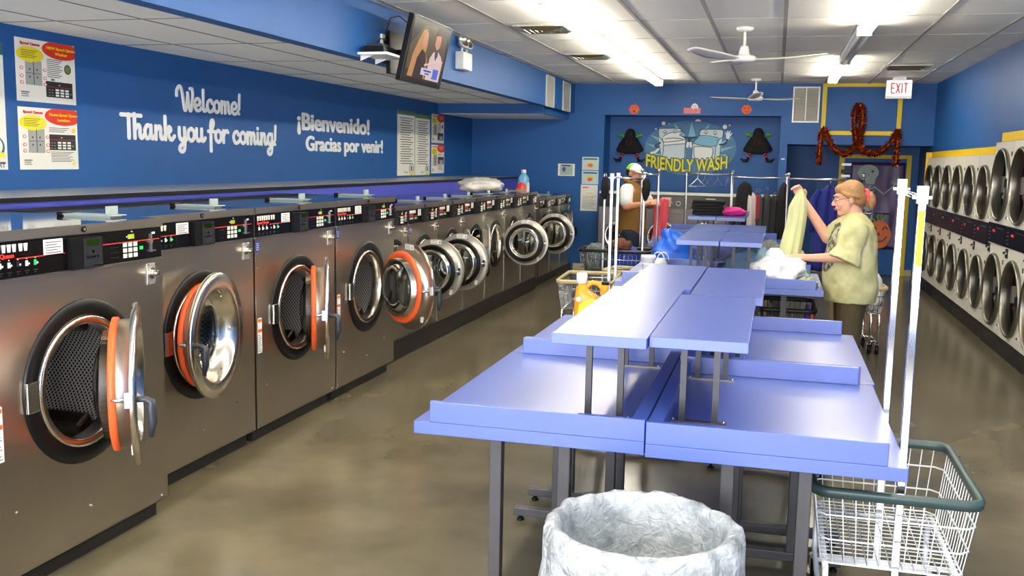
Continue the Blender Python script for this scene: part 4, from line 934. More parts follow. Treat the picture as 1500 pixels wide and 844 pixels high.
# ------------------------------------------------------------------ carts
WIREW = mat('white_coated_wire', (238, 238, 236), .3, .1); WIREG = mat('chrome_wire', (180, 180, 184), .2, 1)
RIMG = mat('grey_green_rim', (54, 72, 70), .4); RIMB = mat('beige_rim', (196, 182, 138), .45); RIMK = mat('black_rim', (22, 24, 26), .4)
YST = mat('yellow_sticker', (250, 244, 10), .5)
def cart(name, label, loc, rz, L, W, zb, zr, rim, wire, poles=None, dens=.045, wr=.0022, group=None, cat='laundry cart'):
    t = thing(name, label, cat, loc, rz, group)
    x0, x1, y0, y1 = -W/2, W/2, -L/2, L/2; tp = .035
    b = MB(wire)
    def ringz(z, f):
        e = tp*(1-f); c = .03
        P = [(x0+e+c, y0+e), (x1-e-c, y0+e), (x1-e, y0+e+c), (x1-e, y1-e-c), (x1-e-c, y1-e), (x0+e+c, y1-e), (x0+e, y1-e-c), (x0+e, y0+e+c)]
        return [(p[0], p[1], z) for p in P]
    for i, f in enumerate((0, .33, .67)): b.tube(ringz(zb+(zr-zb)*f, f), wr*1.5, 0, 5, closed=True)
    nx = int(W/dens); ny = int(L/dens)
    for i in range(1, nx):
        x = x0+tp+(W-2*tp)*i/nx; xt = x0+W*i/nx
        b.tube([(xt, y0, zr), (x, y0+tp, zb), (x, y1-tp, zb), (xt, y1, zr)], wr, 0, 4)
    for i in range(1, ny):
        y = y0+tp+(L-2*tp)*i/ny; yt = y0+L*i/ny
        b.tube([(x0, yt, zr), (x0+tp, y, zb), (x1-tp, y, zb), (x1, yt, zr)], wr, 0, 4)
    b.build('wire_basket', t)
    b = MB(rim); P = []
    for (cx, cyy, a) in ((x1-.05, y1-.05, 0), (x0+.05, y1-.05, 90), (x0+.05, y0+.05, 180), (x1-.05, y0+.05, 270)):
        for k in range(5):
            aa = math.radians(a+k*22.5); P.append((cx+.05*math.cos(aa), cyy+.05*math.sin(aa)))
    n = len(P); sec = [(-.008, -.022), (.010, -.022), (.016, 0), (.010, .012), (-.008, .012)]
    vs = []
    for i, p_ in enumerate(P):
        c = Vector(p_)
        d = Vector((P[(i+1) % n][0]-P[i-1][0], P[(i+1) % n][1]-P[i-1][1])).normalized(); o = Vector((d.y, -d.x))
        for s0, s1 in sec: vs.append((c.x+o.x*s0, c.y+o.y*s0, zr+s1))
    m_ = len(sec); b.add(vs, [(i*m_+j, i*m_+(j+1) % m_, ((i+1) % n)*m_+(j+1) % m_, ((i+1) % n)*m_+j) for i in range(n) for j in range(m_)], 0, True)
    b.build('rim', t)
    fm = WIREW if wire is WIREW else CHROME
    b = MB(fm); e = .05
    for sx in (x0+e, x1-e):
        b.tube([(sx, y0+.02, zb-.012), (sx, y1-.08, zb-.012), (sx, y1-.03, zb-.03), (sx, y1-.01, zb-.10), (sx, y1-.01, .14), (sx, y1-.04, .11), (sx, y0+.04, .11), (sx, y0+.01, .14), (sx, y0+.01, zb-.06), (sx, y0+.02, zb-.012)], .011, 0, 8)
    for yy in (y0+.12, y1-.12): b.tube([(x0+e, yy, .11), (x1-e, yy, .11)], .010, 0, 8); b.tube([(x0+e, yy, zb-.012), (x1-e, yy, zb-.012)], .008, 0, 6)
    b.build('frame', t)
    for sx in (x0+e, x1-e):
        for yy in (y0+.06, y1-.06):
            b = MB(BLACK); b.at(sx, yy, .045); b.lathe([(.001, -.014), (.04, -.014), (.045, 0), (.04, .014), (.001, .014)], 16, 0, axis='x')
            cs = b.build('caster', t)
            b = MB(STEELD); b.box((sx-.02, yy-.012, .045), (sx-.016, yy+.012, .10)); b.box((sx-.02, yy-.012, .093), (sx+.02, yy+.012, .11)); b.build('fork', cs)
    if poles:
        pm = CHROME if wire is WIREW else SATIN
        for i, (px, py, zt_) in enumerate(poles['pts']):
            b = MB(pm); r = poles.get('r', .011); lean = poles.get('lean', 0)
            b.loft([[(px+lean*(z-zt_)*0-r, py-r, z), (px+r, py-r, z), (px+r, py+r, z), (px-r, py+r, z)] for z in (.10, zt_)], sm=False)
            po = b.build('rack_pole', t, bevel=.002)
            b = MB(mat('clear_bracket', (240, 240, 240), .25)); b.box((px-r-.004, py-r-.004, zt_-.055), (px+r+.004, py+r+.004, zt_+.003)); b.tube([(px-r-.018, py, zt_-.035), (px+r+.018, py, zt_-.035)], .006, 0, 8); b.build('pole_bracket', po)
            if poles.get('sticker') == i:
                b = MB(YST, BLACK); b.box((px-r*.8, py-r-.0015, zt_-.26), (px+r*.8, py-r, zt_-.075)); b.box((px-r*.8, py-r-.002, zt_-.112), (px+r*.8, py-r, zt_-.110), 1); b.build('yellow_sticker', po)
        (ax, ay, az), (bx_, by, bz) = poles['pts'][0], poles['pts'][1]
        b = MB(pm); b.tube([(ax, ay, az-.04), (bx_, by, bz-.04)], .010, 0, 8); b.build('hanging_rail', t)
    return t
cart('wire_cart', 'white wire cart with grey-green rim and tall poles at the right table edge', (.45, 3.72, 0), 0, .72, .53, .33, .60, RIMG, WIREW,
     poles={'pts': [(.018, .28, 1.655), (.015, -.30, 1.64)], 'r': .0125, 'sticker': 1}, dens=.042, wr=.0024)
GC = 'chrome laundry carts between the tables'
SATIN = mat('satin_chrome', (176, 176, 182), .28, 1)
cart('wire_cart', 'beige-rimmed wire cart with two bright poles, behind the orange jug', (-1.66, 8.95, 0), .06, .80, .50, .36, .62, RIMB, WIREG,
     poles={'pts': [(.215, -.30, 1.60), (.215, .28, 1.60)], 'r': .0125}, group=GC, wr=.003)
cart('wire_cart', 'black-rimmed cart stuffed with bags, standing before the man', (-1.71, 10.9, 0), 1.5708, .80, .50, .42, .72, RIMK, WIREG,
     poles={'pts': [(-.2, .13, 1.57), (-.2, -.31, 1.57)], 'r': .010}, group=GC, wr=.003)
cart('wire_cart', 'beige-rimmed wire cart behind the white foam cup', (-1.40, 9.75, 0), 1.4, .44, .42, .36, .62, RIMB, WIREG, group=GC, wr=.003)
cart('wire_cart', 'wire cart with white cloth, standing behind the woman', (.92, 9.45, 0), .05, .5, .17, .38, .62, RIMB, WIREG, group=GC, wr=.003)
cart('wire_cart', 'wire cart pushed under the sorting table beside the woman, bottles in it', (.14, 8.12, 0), 0, .7, .42, .30, .58, RIMK, WIREG, group=GC, wr=.003)
# lone garment racks on the far side
def rack(label, x0, x1, y, z, name='garment_rack', ft=.22):
    t = thing(name, label, 'clothes rack', (x0, y, 0), 0, 'chrome hanging racks near the back')
    for xx in (0, x1-x0):
        b = MB(SATIN); b.tube([(xx, 0, .05), (xx, 0, z+.03)], .012); po = b.build('upright', t)
        b = MB(SATIN); b.ball((xx, 0, z+.045), .022, 0, k=6); b.build('finial', po)
        b = MB(CHROME); b.tube([(xx, -ft, .05), (xx, ft, .05)], .012); b.build('foot', po)
    b = MB(SATIN); b.tube([(0, 0, z), (x1-x0, 0, z)], .014); b.build('rail', t)
    return t
rack('chrome rack with empty hangers below the FRIENDLY WASH logo', -1.23, -.59, 13.95, 1.56)
rack('chrome rack crowded with dark clothes left of the door recess', -.57, .125, 13.2, 1.535, ft=.2)
rack('chrome rack with blue coat and patterned scarf behind the woman', .125, .90, 11.0, 1.56)
rack('narrow thin chrome rack just right of the man', -1.50, -1.31, 11.23, 1.57, ft=.06)

# ------------------------------------------------------------------ trash can with liner
t = thing('trash_can', 'grey round trash can wrapped in a translucent white liner, front of the tables', 'trash can', (-.335, 2.80, 0))
GREYC = mat('grey_bin_plastic', (92, 108, 112), .45)
b = MB(GREYC); b.lathe([(.001, .004), (.22, .004), (.225, .0), (.262, .585), (.275, .59), (.275, .612), (.262, .614), (.25, .60), (.215, .03), (.001, .03)], 48); b.build('bin', t)
LINER = bpy.data.materials.new('bin_liner_film'); LINER.use_nodes = True
nt = LINER.node_tree; pb = nt.nodes['Principled BSDF']; pb.inputs['Base Color'].default_value = (.70, .73, .74, 1); pb.inputs['Roughness'].default_value = .28
pb.inputs['Subsurface Weight'].default_value = 0
tr = nt.nodes.new('ShaderNodeBsdfTransparent'); mx = nt.nodes.new('ShaderNodeMixShader'); nz = nt.nodes.new('ShaderNodeTexNoise'); nz.inputs['Scale'].default_value = 9; nz.inputs['Detail'].default_value = 5
mr = nt.nodes.new('ShaderNodeMapRange'); mr.inputs[1].default_value = .3; mr.inputs[2].default_value = .7; mr.inputs[3].default_value = .30; mr.inputs[4].default_value = .80
nb = nt.nodes.new('ShaderNodeTexNoise'); nb.inputs['Scale'].default_value = 16; nb.inputs['Detail'].default_value = 4; nb.inputs['Distortion'].default_value = 1.5; bp_ = nt.nodes.new('ShaderNodeBump'); bp_.inputs['Strength'].default_value = .9; bp_.inputs['Distance'].default_value = .02; nt.links.new(nb.outputs[0], bp_.inputs['Height']); nt.links.new(bp_.outputs[0], pb.inputs['Normal'])
nt.links.new(nz.outputs[0], mr.inputs[0]); nt.links.new(mr.outputs[0], mx.inputs[0]); nt.links.new(tr.outputs[0], mx.inputs[1]); nt.links.new(pb.outputs[0], mx.inputs[2])
nt.links.new(mx.outputs[0], nt.nodes['Material Output'].inputs[0])
def liner():
    prof = [(.08, .06), (.17, .075), (.19, .15), (.205, .30), (.222, .45), (.240, .57), (.243, .602), (.256, .624), (.272, .630), (.288, .622), (.297, .60), (.301, .56), (.302, .50), (.312, .42), (.320, .34), (.318, .26), (.326, .20)]
    k = 120; vs = []; n = len(prof)
    for j, (r, z) in enumerate(prof):
        for i in range(k):
            a = 2*PI*i/k; d = Vector((math.cos(a)*2.2, math.sin(a)*2.2, z*3))
            q = noise.fractal(d*2.2, 1, 2, 4); f1 = abs(noise.noise(Vector((math.cos(a)*7, math.sin(a)*7, z*1.5+j*.05))))
            amp = .013 if j > 7 else (.010 if j < 5 else .003); rr = r+q*amp*.9+(f1-.25)*amp*(1.6 if j > 7 else -1.4)
            if 3 <= j <= 7: rr = min(rr, r+.003) if j < 6 else rr
            vs.append((rr*math.cos(a), rr*math.sin(a), z+q*(.006 if 4 < j < 10 else .0)+(.03*noise.noise(d) if j == n-1 else 0)))
    return vs, [(j*k+i, j*k+(i+1) % k, (j+1)*k+(i+1) % k, (j+1)*k+i) for j in range(n-1) for i in range(k)]
b = MB(LINER); b.add(*liner(), 0, True); b.build('bag_liner', t)
ORB = mat('orange_scrap', (226, 150, 60), .6)
b = MB(ORB); b.ball((-.335+.0, 2.80-.09, .14), (.016, .006, .006), 0, 6, amp=.3); b.ball((-.322, 2.702, .14), (.008, .007, .007), 0, 6, amp=.3)
tag(b.build('food_scrap'), 'orange scrap lying in the trash can liner', 'scrap')
b = MB(WHITEP); b.ball((-.37, 3.01, .33), (.006, .003, .018), 0, 6, amp=.3)
tag(b.build('paper_scrap'), 'white scrap stuck on the far wall of the trash can liner', 'scrap')

# ------------------------------------------------------------------ jug, cup, bags, laundry on the tables
ORJ = mat('orange_jug_plastic', (250, 150, 16), .3); YLJ = mat('yellow_jug_label', (252, 206, 30), .4); CLEAR = mat('clear_cap', (236, 232, 236), .2)
t = thing('detergent_jug', 'orange detergent jug with arched handle on the second left table', 'detergent jug', (-.975, 5.30, .78), .15)
b = MB(ORJ, YLJ)
rings = []
for z, xa, xb_, wy in ((0, -.085, .085, .045), (.01, -.09, .09, .05), (.10, -.09, .09, .05), (.16, -.088, .07, .05), (.20, -.082, .0, .044), (.225, -.075, -.02, .034), (.245, -.068, -.03, .026)):
    cx, rx = (xa+xb_)/2, (xb_-xa)/2
    rings.append([(cx+rx*math.copysign(abs(math.cos(a))**.7, math.cos(a)), wy*math.copysign(abs(math.sin(a))**.7, math.sin(a)), z) for a in [2*PI*i/20 for i in range(20)]])
b.loft(rings); b.build('body', t)
b = MB(ORJ); b.tube([(-.03, 0, .20), (-.015, 0, .235), (.01, 0, .25), (.04, 0, .245), (.065, 0, .22), (.075, 0, .16), (.07, 0, .12)], .014, 0, 10); b.build('handle', t)
b = MB(ORJ, BLACK); b.at(.082, 0, .20); b.lathe([(.001, -.02), (.02, -.02), (.021, .04), (.001, .04)], 16, 0); b.lathe([(.001, .04), (.022, .04), (.022, .055), (.001, .056)], 16, 1); b.build('spout', t)
b = MB(CLEAR); b.at(-.05, 0, .245); b.lathe([(.001, 0), (.03, 0), (.031, .05), (.026, .058), (.001, .059)], 20); b.build('cap', t)
b = MB(YLJ, WHITEP); b.frame((-.02, -.051, .03), **BW); b.prism([(-.055, 0), (.085, 0), (.08, .10), (.03, .14), (-.04, .10)], 0, .002, 0); b.disc(-.045, .13, .014, 0, .004, 1); b.build('label', t)
t = thing('foam_cup', 'stack of white foam cups on the third left table', 'cup', (-1.045, 7.62, .855))
FOAM = mat('white_foam', (240, 238, 236), .5); PNK = mat('pink_print', (206, 110, 120), .5)
t.location = (-.955, 7.70, .78)
b = MB(FOAM, PNK); b.lathe([(.001, 0), (.034, 0), (.048, .115), (.052, .12), (.052, .13), (.001, .13)], 24); b.lathe([(.0365, .02), (.0405, .05)], 24, 1); b.build('cup', t)
b = MB(FOAM); b.lathe([(.001, .13), (.048, .13), (.054, .17), (.058, .175), (.058, .19), (.001, .186)], 24); b.build('lid', t)
BLUEBAG = mat('blue_nylon', (34, 96, 206), .4, bump=.5, bscale=14, var=.1)
b = MB(BLUEBAG); rings = []
for j in range(18):
    f = j/17; k = 32; rg = []
    rx = .235*(1-f)**.6*(1-.15*f)+.012; ry = .17*(1-f)**.6+.012
    for i in range(k):
        a = 2*PI*i/k; q = noise.fractal(Vector((math.cos(a)*1.3, math.sin(a)*1.3, f*2.4)), 1, 2, 4)
        rg.append(((rx+.05*q)*math.cos(a)-.09*f, (ry+.04*q)*math.sin(a), .29*f**1.05+.012*q*(f > .1)))
    rings.append(rg)
b.loft(rings); o = b.build('laundry_bag', smoothit=1); o.location = (-.89, 9.45, .782)
tag(o, 'slumped bright blue laundry bag lying on the fourth left table', 'laundry bag')
b = MB(FIXW)
b.ball((-.93, 8.35, .83), (.06, .05, .06), 0, 10, amp=.2, zmin=.782)
for dx in (-.02, .02): b.tube([(-.93+dx+.05*math.cos(a), 8.35, .87+.07*math.sin(a)) for a in [PI*i/10 for i in range(11)]], .005)
tag(b.build('carrier_bag'), 'white carrier bag with looped handles in front of the blue bag', 'bag')
WBAG = mat('white_bag_film', (244, 242, 240), .35, bump=.9, bscale=22, trans=0)
def heap(name, label, cat, mt, c, r, amp=.3, fr=2.2, seed=1, zmin=.782, k=18, group=None):
    b = MB(mt); b.ball((0, 0, 0), r, 0, k, amp=amp, fr=fr, seed=seed, zmin=zmin-c[2]); o = b.build(name); o.location = c
    return tag(o, label, cat, group)
heap('plastic_bag', 'large white plastic bag of laundry on the table before the woman', 'bag', WBAG, (.05, 7.80, .88), (.21, .18, .125), .28, 2.0, 4, k=22)
heap('plastic_bag', 'knotted top of a white plastic bag under the held garment', 'bag', WBAG, (.02, 7.86, 1.0), (.075, .06, .055), .2, 2.6, 9, zmin=.9)
DENIM = mat('pale_denim', (120, 150, 170), .8, bump=.4, bscale=30); GREYT = mat('grey_tee', (150, 156, 150), .85, bump=.4, bscale=25)
heap('folded_clothes', 'pale denim garment crumpled left of the white bag', 'clothes', DENIM, (-.14, 8.2, .88), (.22, .18, .13), .3, 2, 6)
heap('folded_clothes', 'grey and white cap-like garment heap behind the tables, right side', 'clothes', GREYT, (-.02, 9.25, .90), (.11, .14, .11), .3, 2.4, 3)
heap('folded_clothes', 'teal cloth lying just behind the white bag', 'clothes', mat('teal_cloth', (30, 140, 120), .8), (.24, 8.0, .83), (.06, .08, .05), .3, 2, 2)
PATT = mat('camo_cloth', (110, 120, 90), .85, vcol=(190, 190, 160), vscale=30)
heap('folded_clothes', 'small patterned grey-green cloth at the table corner by the woman', 'clothes', PATT, (.27, 7.66, .815), (.075, .09, .045), .35, 3, 5)
heap('folded_clothes', 'light brown folded towel beside the hanging coat, behind the woman', 'clothes', mat('tan_towel', (206, 176, 126), .9), (.235, 9.2, .86), (.06, .10, .08), .2, 2, 8)
STR = bpy.data.materials.new('striped_sock_knit'); STR.use_nodes = True
nt = STR.node_tree; wv = nt.nodes.new('ShaderNodeTexWave'); wv.inputs['Scale'].default_value = 14; tcx = nt.nodes.new('ShaderNodeTexCoord'); rp = nt.nodes.new('ShaderNodeValToRGB'); rp.color_ramp.interpolation = 'CONSTANT'
rp.color_ramp.elements[0].color = (.02, .015, .03, 1); rp.color_ramp.elements[1].color = (.75, .72, .68, 1); rp.color_ramp.elements[1].position = .5
nt.links.new(tcx.outputs['Object'], wv.inputs['Vector']); nt.links.new(wv.outputs[0], rp.inputs[0]); nt.links.new(rp.outputs[0], nt.nodes['Principled BSDF'].inputs['Base Color'])
b = MB(STR); b.tube([(-.10, 0, .03), (-.05, .0, .035), (.05, .01, .035), (.11, 0, .03)], .03, 0, 12, rs=[.02, .032, .032, .026]); o = b.build('striped_sock'); o.location = (-.01, 8.98, .80); tag(o, 'black and white striped sock at the edge of the fourth table', 'sock')
heap('folded_clothes', 'hot pink folded cloth beside the striped sock', 'clothes', mat('hot_pink_cloth', (206, 50, 100), .8), (.11, 9.05, .82), (.08, .10, .045), .2, 2, 1)
# stack of black clothes and pink garment on the far shelf
BLKC = mat('black_cloth', (16, 16, 18), .9, bump=.4, bscale=30)
for i in range(5):
    b = MB(BLKC); rings = []
    for (z, s_) in ((0, .94), (.006, 1), (.028, 1), (.034, .94)):
        rings.append([((.19+.008*math.sin(i*2.1+a*3))*s_*math.copysign(abs(math.cos(a))**.4, math.cos(a)), .13*s_*math.copysign(abs(math.sin(a))**.4, math.sin(a)), z) for a in [2*PI*k/24 for k in range(24)]])
    b.loft(rings); o = b.build('folded_trousers'); o.location = (-.755+.008*math.sin(i*1.7), 11.6, 1.111+i*.0345)
    tag(o, ['bottom', 'second lowest', 'middle', 'second from top', 'topmost'][i]+' piece of the black folded clothes stack on the far shelf', 'clothes', 'black folded clothes on the far shelf')
heap('folded_clothes', 'hot pink garment heaped on the far right shelf beside the black stack', 'clothes', mat('magenta_cloth', (200, 40, 130), .75, bump=.3, bscale=20), (-.475, 11.6, 1.15), (.15, .14, .06), .25, 2, 11, zmin=1.112)

# ------------------------------------------------------------------ hanging clothes
def garment(name, label, cat, mt, loc, w0, w1, h, th=.05, rz=0, sh=.06, group=None, seed=0, sleeves=False, fold=.25, hanger=True):
    t = thing(name, label, cat, loc, rz, group)
    b = MB(mt); rings = []; k = 30; n = 14
    for j in range(n+1):
        f = j/n; z = -f*h
        wd = (w0*.25+(w0-w0*.25)*min(1, f/.10)) if f < .10 else w0+(w1-w0)*(f-.1)/.9
        tt = th*(.35 if f < .05 else 1)*(1+.4*f)
        rings.append([(wd*math.cos(a)*(1+.03*math.sin(f*9+seed)), tt*math.sin(a)*(1+fold*math.sin(a*7+seed+f*2.0))+fold*.35*th*math.sin(7*math.cos(a)+seed+f*3), z+.01*math.sin(a*5+seed)*(f > .9)) for a in [2*PI*i/k for i in range(k)]])
    b.loft(rings); b.build('cloth', t)
    if sleeves:
        for s_ in (-1, 1):
            b = MB(mt); b.tube([(s_*w0*.75, 0, -.06), (s_*(w0+.03), 0, -.16), (s_*(w0+.04), .01, -.34), (s_*(w0+.03), 0, -.52)], .05, 0, 12, rs=[.045, .05, .045, .04]); b.build('sleeve', t)
    if hanger:
        b = MB(WIREG); b.tube([(.018*math.cos(a), 0, .055+.018*math.sin(a)) for a in [PI*(1.1-1.5*i/8) for i in range(9)]]+[(0, 0, .02), (0, 0, 0)], .0025, 0, 6); b.build('hanger_hook', t)
    return t
ZR = 1.50
GH = 'clothes crowded on the rack left of the door recess'
cl = [(-.40, 'black_cloth', (18, 18, 20), 'black hooded garment leaning over the left end of the rack', .09, .17, .62, 0), (-.36, 'white_shirt', (222, 218, 210), 'white shirt hanging second from the left', .04, .06, .50, -.16), (-.30, 'pale_pink_shirt', (206, 190, 184), 'pale shirt with red edge hanging beside the white one', .035, .055, .66, -.14), (-.25, 'crimson_shirt', (150, 40, 52), 'crimson garment showing between pale shirts', .03, .045, .34, -.16), (-.21, 'slate_trousers', (58, 66, 70), 'slate grey trousers hanging mid-rack', .04, .10, .66, -.16), (-.11, 'dark_grey_shirt', (48, 48, 52), 'dark grey shirt right of the slate trousers', .05, .10, .70, -.14), (-.02, 'charcoal_shirt', (34, 34, 38), 'charcoal garment in the middle of the dark clothes', .06, .10, .70, -.17), (.05, 'black_dress', (20, 19, 22), 'long black garment near the right end', .06, .10, .76, -.15), (.10, 'black_coat', (13, 13, 15), 'longest black garment against the right upright', .07, .11, .95, 0)]
for i, (x, mn, col, lb, w0, w1, h, dz) in enumerate(cl):
    garment('hanging_garment', lb, 'clothes', mat(mn, col, .9), (x, 13.2, ZR+dz-.02), w0, w1, h, th=.07, rz=.5, seed=i*1.3, group=GH)
NAVY = mat('royal_navy_coat', (24, 34, 116), .8, bump=.2, bscale=20)
garment('hanging_coat', 'royal blue coat hanging behind the woman', 'coat', NAVY, (.56, 11.0, ZR), .12, .17, .92, th=.08, seed=2, sleeves=True)
SCARF = mat('patterned_scarf', (140, 50, 70), .9, vcol=(206, 150, 170), vscale=60)
garment('patterned_scarf', 'red and pink patterned scarf hanging beside the blue coat', 'scarf', SCARF, (.70, 11.0, ZR+.02), .05, .085, .50, th=.05, seed=4, fold=.5)
for i, x in enumerate((-1.08, -.98, -.90, -.80, -.72, -.66)):
    mt = FIXW if i == 0 else (mat('blue_hanger', (60, 90, 150), .4) if i in (4,) else mat('grey_hanger', (120, 126, 136), .4))
    b = MB(mt); b.at(0, 0, 0, rz=.9+.1*i)
    b.tube([(.02*math.cos(a), 0, .02*math.sin(a)) for a in [PI*(1.0-1.4*k/8) for k in range(9)]]+[(0, 0, -.04), (0, 0, -.07)], .004, 0, 6)
    b.tube([(0, 0, -.06), (-.07, 0, -.11), (-.17, 0, -.17), (.17, 0, -.17), (.07, 0, -.11), (0, 0, -.06)], .007 if i == 0 else .004, 0, 6)
    o = b.build('coat_hanger'); o.location = (x, 13.95, 1.56)
    tag(o, ['white plastic hanger, leftmost on the rack below the logo', 'grey hanger next to the white one', 'third hanger from the left on the rack below the logo', 'fourth hanger from the left, grey', 'blue hanger, second from the right on the rack', 'rightmost hanger on the rack below the logo'][i], 'hanger', 'empty hangers on the rack below the logo')
for i, (x, lb) in enumerate(((-1.83, 'black cap hanging on the left pole, left of the man'), (-1.375, 'black cap hanging right of the face of the man'))):
    b = MB(BLKC); b.ball((0, 0, 0), (.045, .05, .125), 0, 12, amp=.18, seed=i); b.tube([(0, 0, .12), (0, 0, .17)], .006); o = b.build('black_cap'); o.location = (x, 10.64, 1.42); tag(o, lb, 'cap', 'black caps on the cart poles')
# bags in the carts
heap('laundry_bag', 'dark mesh bag bulging from the left of the black-rimmed cart', 'laundry bag', mat('grey_mesh_bag', (92, 100, 98), .6, var=.3, vscale=25, bump=.6, bscale=25), (-1.95, 10.85, .60), (.14, .17, .18), .25, 3, 2, zmin=.45)
heap('laundry_bag', 'dark blue bag in the black-rimmed cart', 'laundry bag', mat('dark_blue_bag', (30, 60, 150), .6, bump=.5, bscale=20), (-1.60, 10.9, .60), (.20, .17, .16), .2, 2.5, 3, zmin=.45)
heap('folded_clothes', 'brown garment draped over the black-rimmed cart before the man', 'clothes', mat('brown_cloth', (100, 60, 40), .85), (-1.66, 10.8, .775), (.12, .10, .075), .3, 3, 7, zmin=.735)
heap('white_cloth', 'white cloth spilling over the beige rim of the cart behind the woman', 'cloth', FOAM, (.93, 9.40, .56), (.07, .20, .16), .2, 2.5, 5, zmin=.39)
bottle('spray_bottle', 'purple spray bottle in the cart under the sorting table', (.30, 7.95, .305), .30, .03, .045, mat('purple_plastic', (96, 50, 170), .35), mat('purple_cap', (90, 40, 160), .35), cat='bottle')
bottle('spray_bottle', 'bottle with orange, green and white label under the sorting table', (.325, 7.82, .305), .25, .025, .035, mat('rainbow_label', (240, 150, 40), .4, vcol=(60, 160, 90), vscale=9), ORANGEP, cat='bottle')

# ------------------------------------------------------------------ front-load washers in the back recess
SILV = mat('silver_washer_body', (112, 104, 104), .35, .6); BKPAN = mat('dark_control_strip', (28, 28, 30), .35)
labr = ['silver front-load washer leftmost in the back row, mostly behind the man', 'silver front-load washer in the back row, behind the pink cloth', 'silver front-load washer in the back row under the rack of hangers', 'silver front-load washer in the back row, right end behind the dark clothes']
def back_washer(x, label):
    t = thing('front_load_washer', label, 'washing machine', (x, 14.62, 0), 0, 'silver washers along the back recess'); W = .65
    b = MB(SILV)
    k0 = len(b.v); ring_panel(b, .004, W-.004, .03, 1.03, W/2, .60, .20, 0, 0); b.v = [(v[1], v[0], v[2]) for v in b.v]
    b.box((.004, 0, .03), (.006, .72, 1.03)); b.box((W-.006, 0, .03), (W-.004, .72, 1.03)); b.box((.004, 0, 1.028), (W-.004, .72, 1.03)); b.box((.004, .0, .03), (W-.004, .72, .035)); b.box((.004, -.003, .28), (W-.004, .001, .285), STEELD)
    b.build('cabinet', t)
    b = MB(BKPAN, WHITEP, BLACK, PTXT); rg = [(-.0, 1.03), (.05, 1.23), (.20, 1.23), (.20, 1.03)]
    b.loft([[(xx, p[0], p[1]) for p in rg] for xx in (.004, W-.004)], 0, sm=False)
    b.frame((0, .0, 1.03), (1, 0, 0), (0, .24, .97), (0, -.97, .24)); b.prism([(.30, .03), (.44, .03), (.44, .17), (.30, .17)], 0, .003, mat('pale_plate', (170, 172, 160), .5)); b.disc(.55, .08, .035, 0, .006, 1, k=20); b.disc(.55, .08, .025, .006, .02, 2, k=20)
    b.build('control_panel', t)
    b = MB(mat('white_top_trim', (226, 222, 212), .4)); b.box((.0, .03, 1.23), (W, .30, 1.27)); b.build('top_trim', t, bevel=.005)
    b = MB(STEEL2, BLACK); b.M = Matrix.Translation((W/2, 0, .60)) @ Matrix.Rotation(-PI/2, 4, 'Z'); b.lathe([(.205, -.005), (.24, .0), (.245, .02), (.235, .035), (.18, .03), (.165, .01), (.16, -.04)], 36, 0, axis='x'); d = b.build('door', t)
    b = MB(DRY_G); b.M = Matrix.Translation((W/2, 0, .60)) @ Matrix.Rotation(-PI/2, 4, 'Z'); b.lathe([(.165, .012), (.12, .03), (.001, .04)], 30, 0, axis='x'); b.build('door_glass', d)
    b = MB(STEELD); b.box((.48, -.006, .95), (.60, 0, .98)); b.build('badge_plate', t, bevel=.003)
    return t
for i in range(4): back_washer(-2.605+i*.654, labr[i])

# ------------------------------------------------------------------ halloween decorations
PUMP = mat('pumpkin_orange', (232, 96, 40), .6); PG = mat('stem_green', (60, 130, 40), .6)
def cutout_pumpkin(x, z, s_, label, mouth):
    t = thing('pumpkin_cutout', label, 'decoration', (x, YB, z), 0, 'paper pumpkins above the recess')
    b = MB(PUMP, PBLK); b.frame((0, 0, 0), **BW)
    b.prism([((1+.06*math.cos(6*a))*s_*math.cos(a), (1+.05*math.cos(6*a))*s_*.92*math.sin(a)) for a in [2*PI*i/36 for i in range(36)]], 0, .004, 0)
    for u in (-.38, .38): b.prism([(u*s_-.16*s_, .2*s_), (u*s_+.16*s_, .2*s_), (u*s_, .5*s_)], .004, .006, 1)
    if mouth: b.disc(0, -.35*s_, .22*s_, .004, .006, 1, ry=.28*s_, k=14)
    else: b.stroke([(-.4*s_, -.3*s_), (0, -.5*s_), (.4*s_, -.3*s_)], .10*s_, .004, .006, 1, k=6)
    b.build('face', t)
    b = MB(PG); b.frame((0, 0, 0), **BW); b.stroke([(0, .85*s_), (.05*s_, 1.1*s_), (.25*s_, 1.2*s_)], .18*s_, 0, .006, 0, k=6); b.build('stem', t)
cutout_pumpkin(-2.165, 2.515, .078, 'paper pumpkin with open mouth above the recess, left one', True)
cutout_pumpkin(-.485, 2.52, .074, 'paper pumpkin with smile above the recess, right one', False)
t = thing('ghost_sign', 'pink Boo sign with small ghost above the recess', 'decoration', (-1.285, YB, 2.5))
b = MB(mat('boo_pink', (206, 92, 110), .6)); b.frame((0, 0, 0), **BW); b.prism([(-.135, -.04), (.125, -.045), (.14, .035), (-.13, .045)], 0, .004, 0); b.build('board', t)
b = MB(mat('boo_red_letters', (226, 60, 74), .6), WHITEP); b.frame((0, 0, 0), **BW); b.text('BOO!', 0, -.035, .10, 1, .004, .006, bold=.008, align='CENTER', width=.23); b.text('BOO!', 0, -.035, .10, 0, .006, .008, bold=.003, align='CENTER', width=.22); b.build('lettering', t)
b = MB(WHITEP, PBLK); b.frame((.035, 0, .055), **BW); b.prism([(-.05, -.03), (.05, -.03), (.055, .0), (.035, .04), (0, .058), (-.035, .04), (-.055, .0)], 0, .007, 0); b.disc(-.015, .015, .008, .007, .009, 1, k=8); b.disc(.015, .015, .008, .007, .009, 1, k=8); b.build('ghost', t)
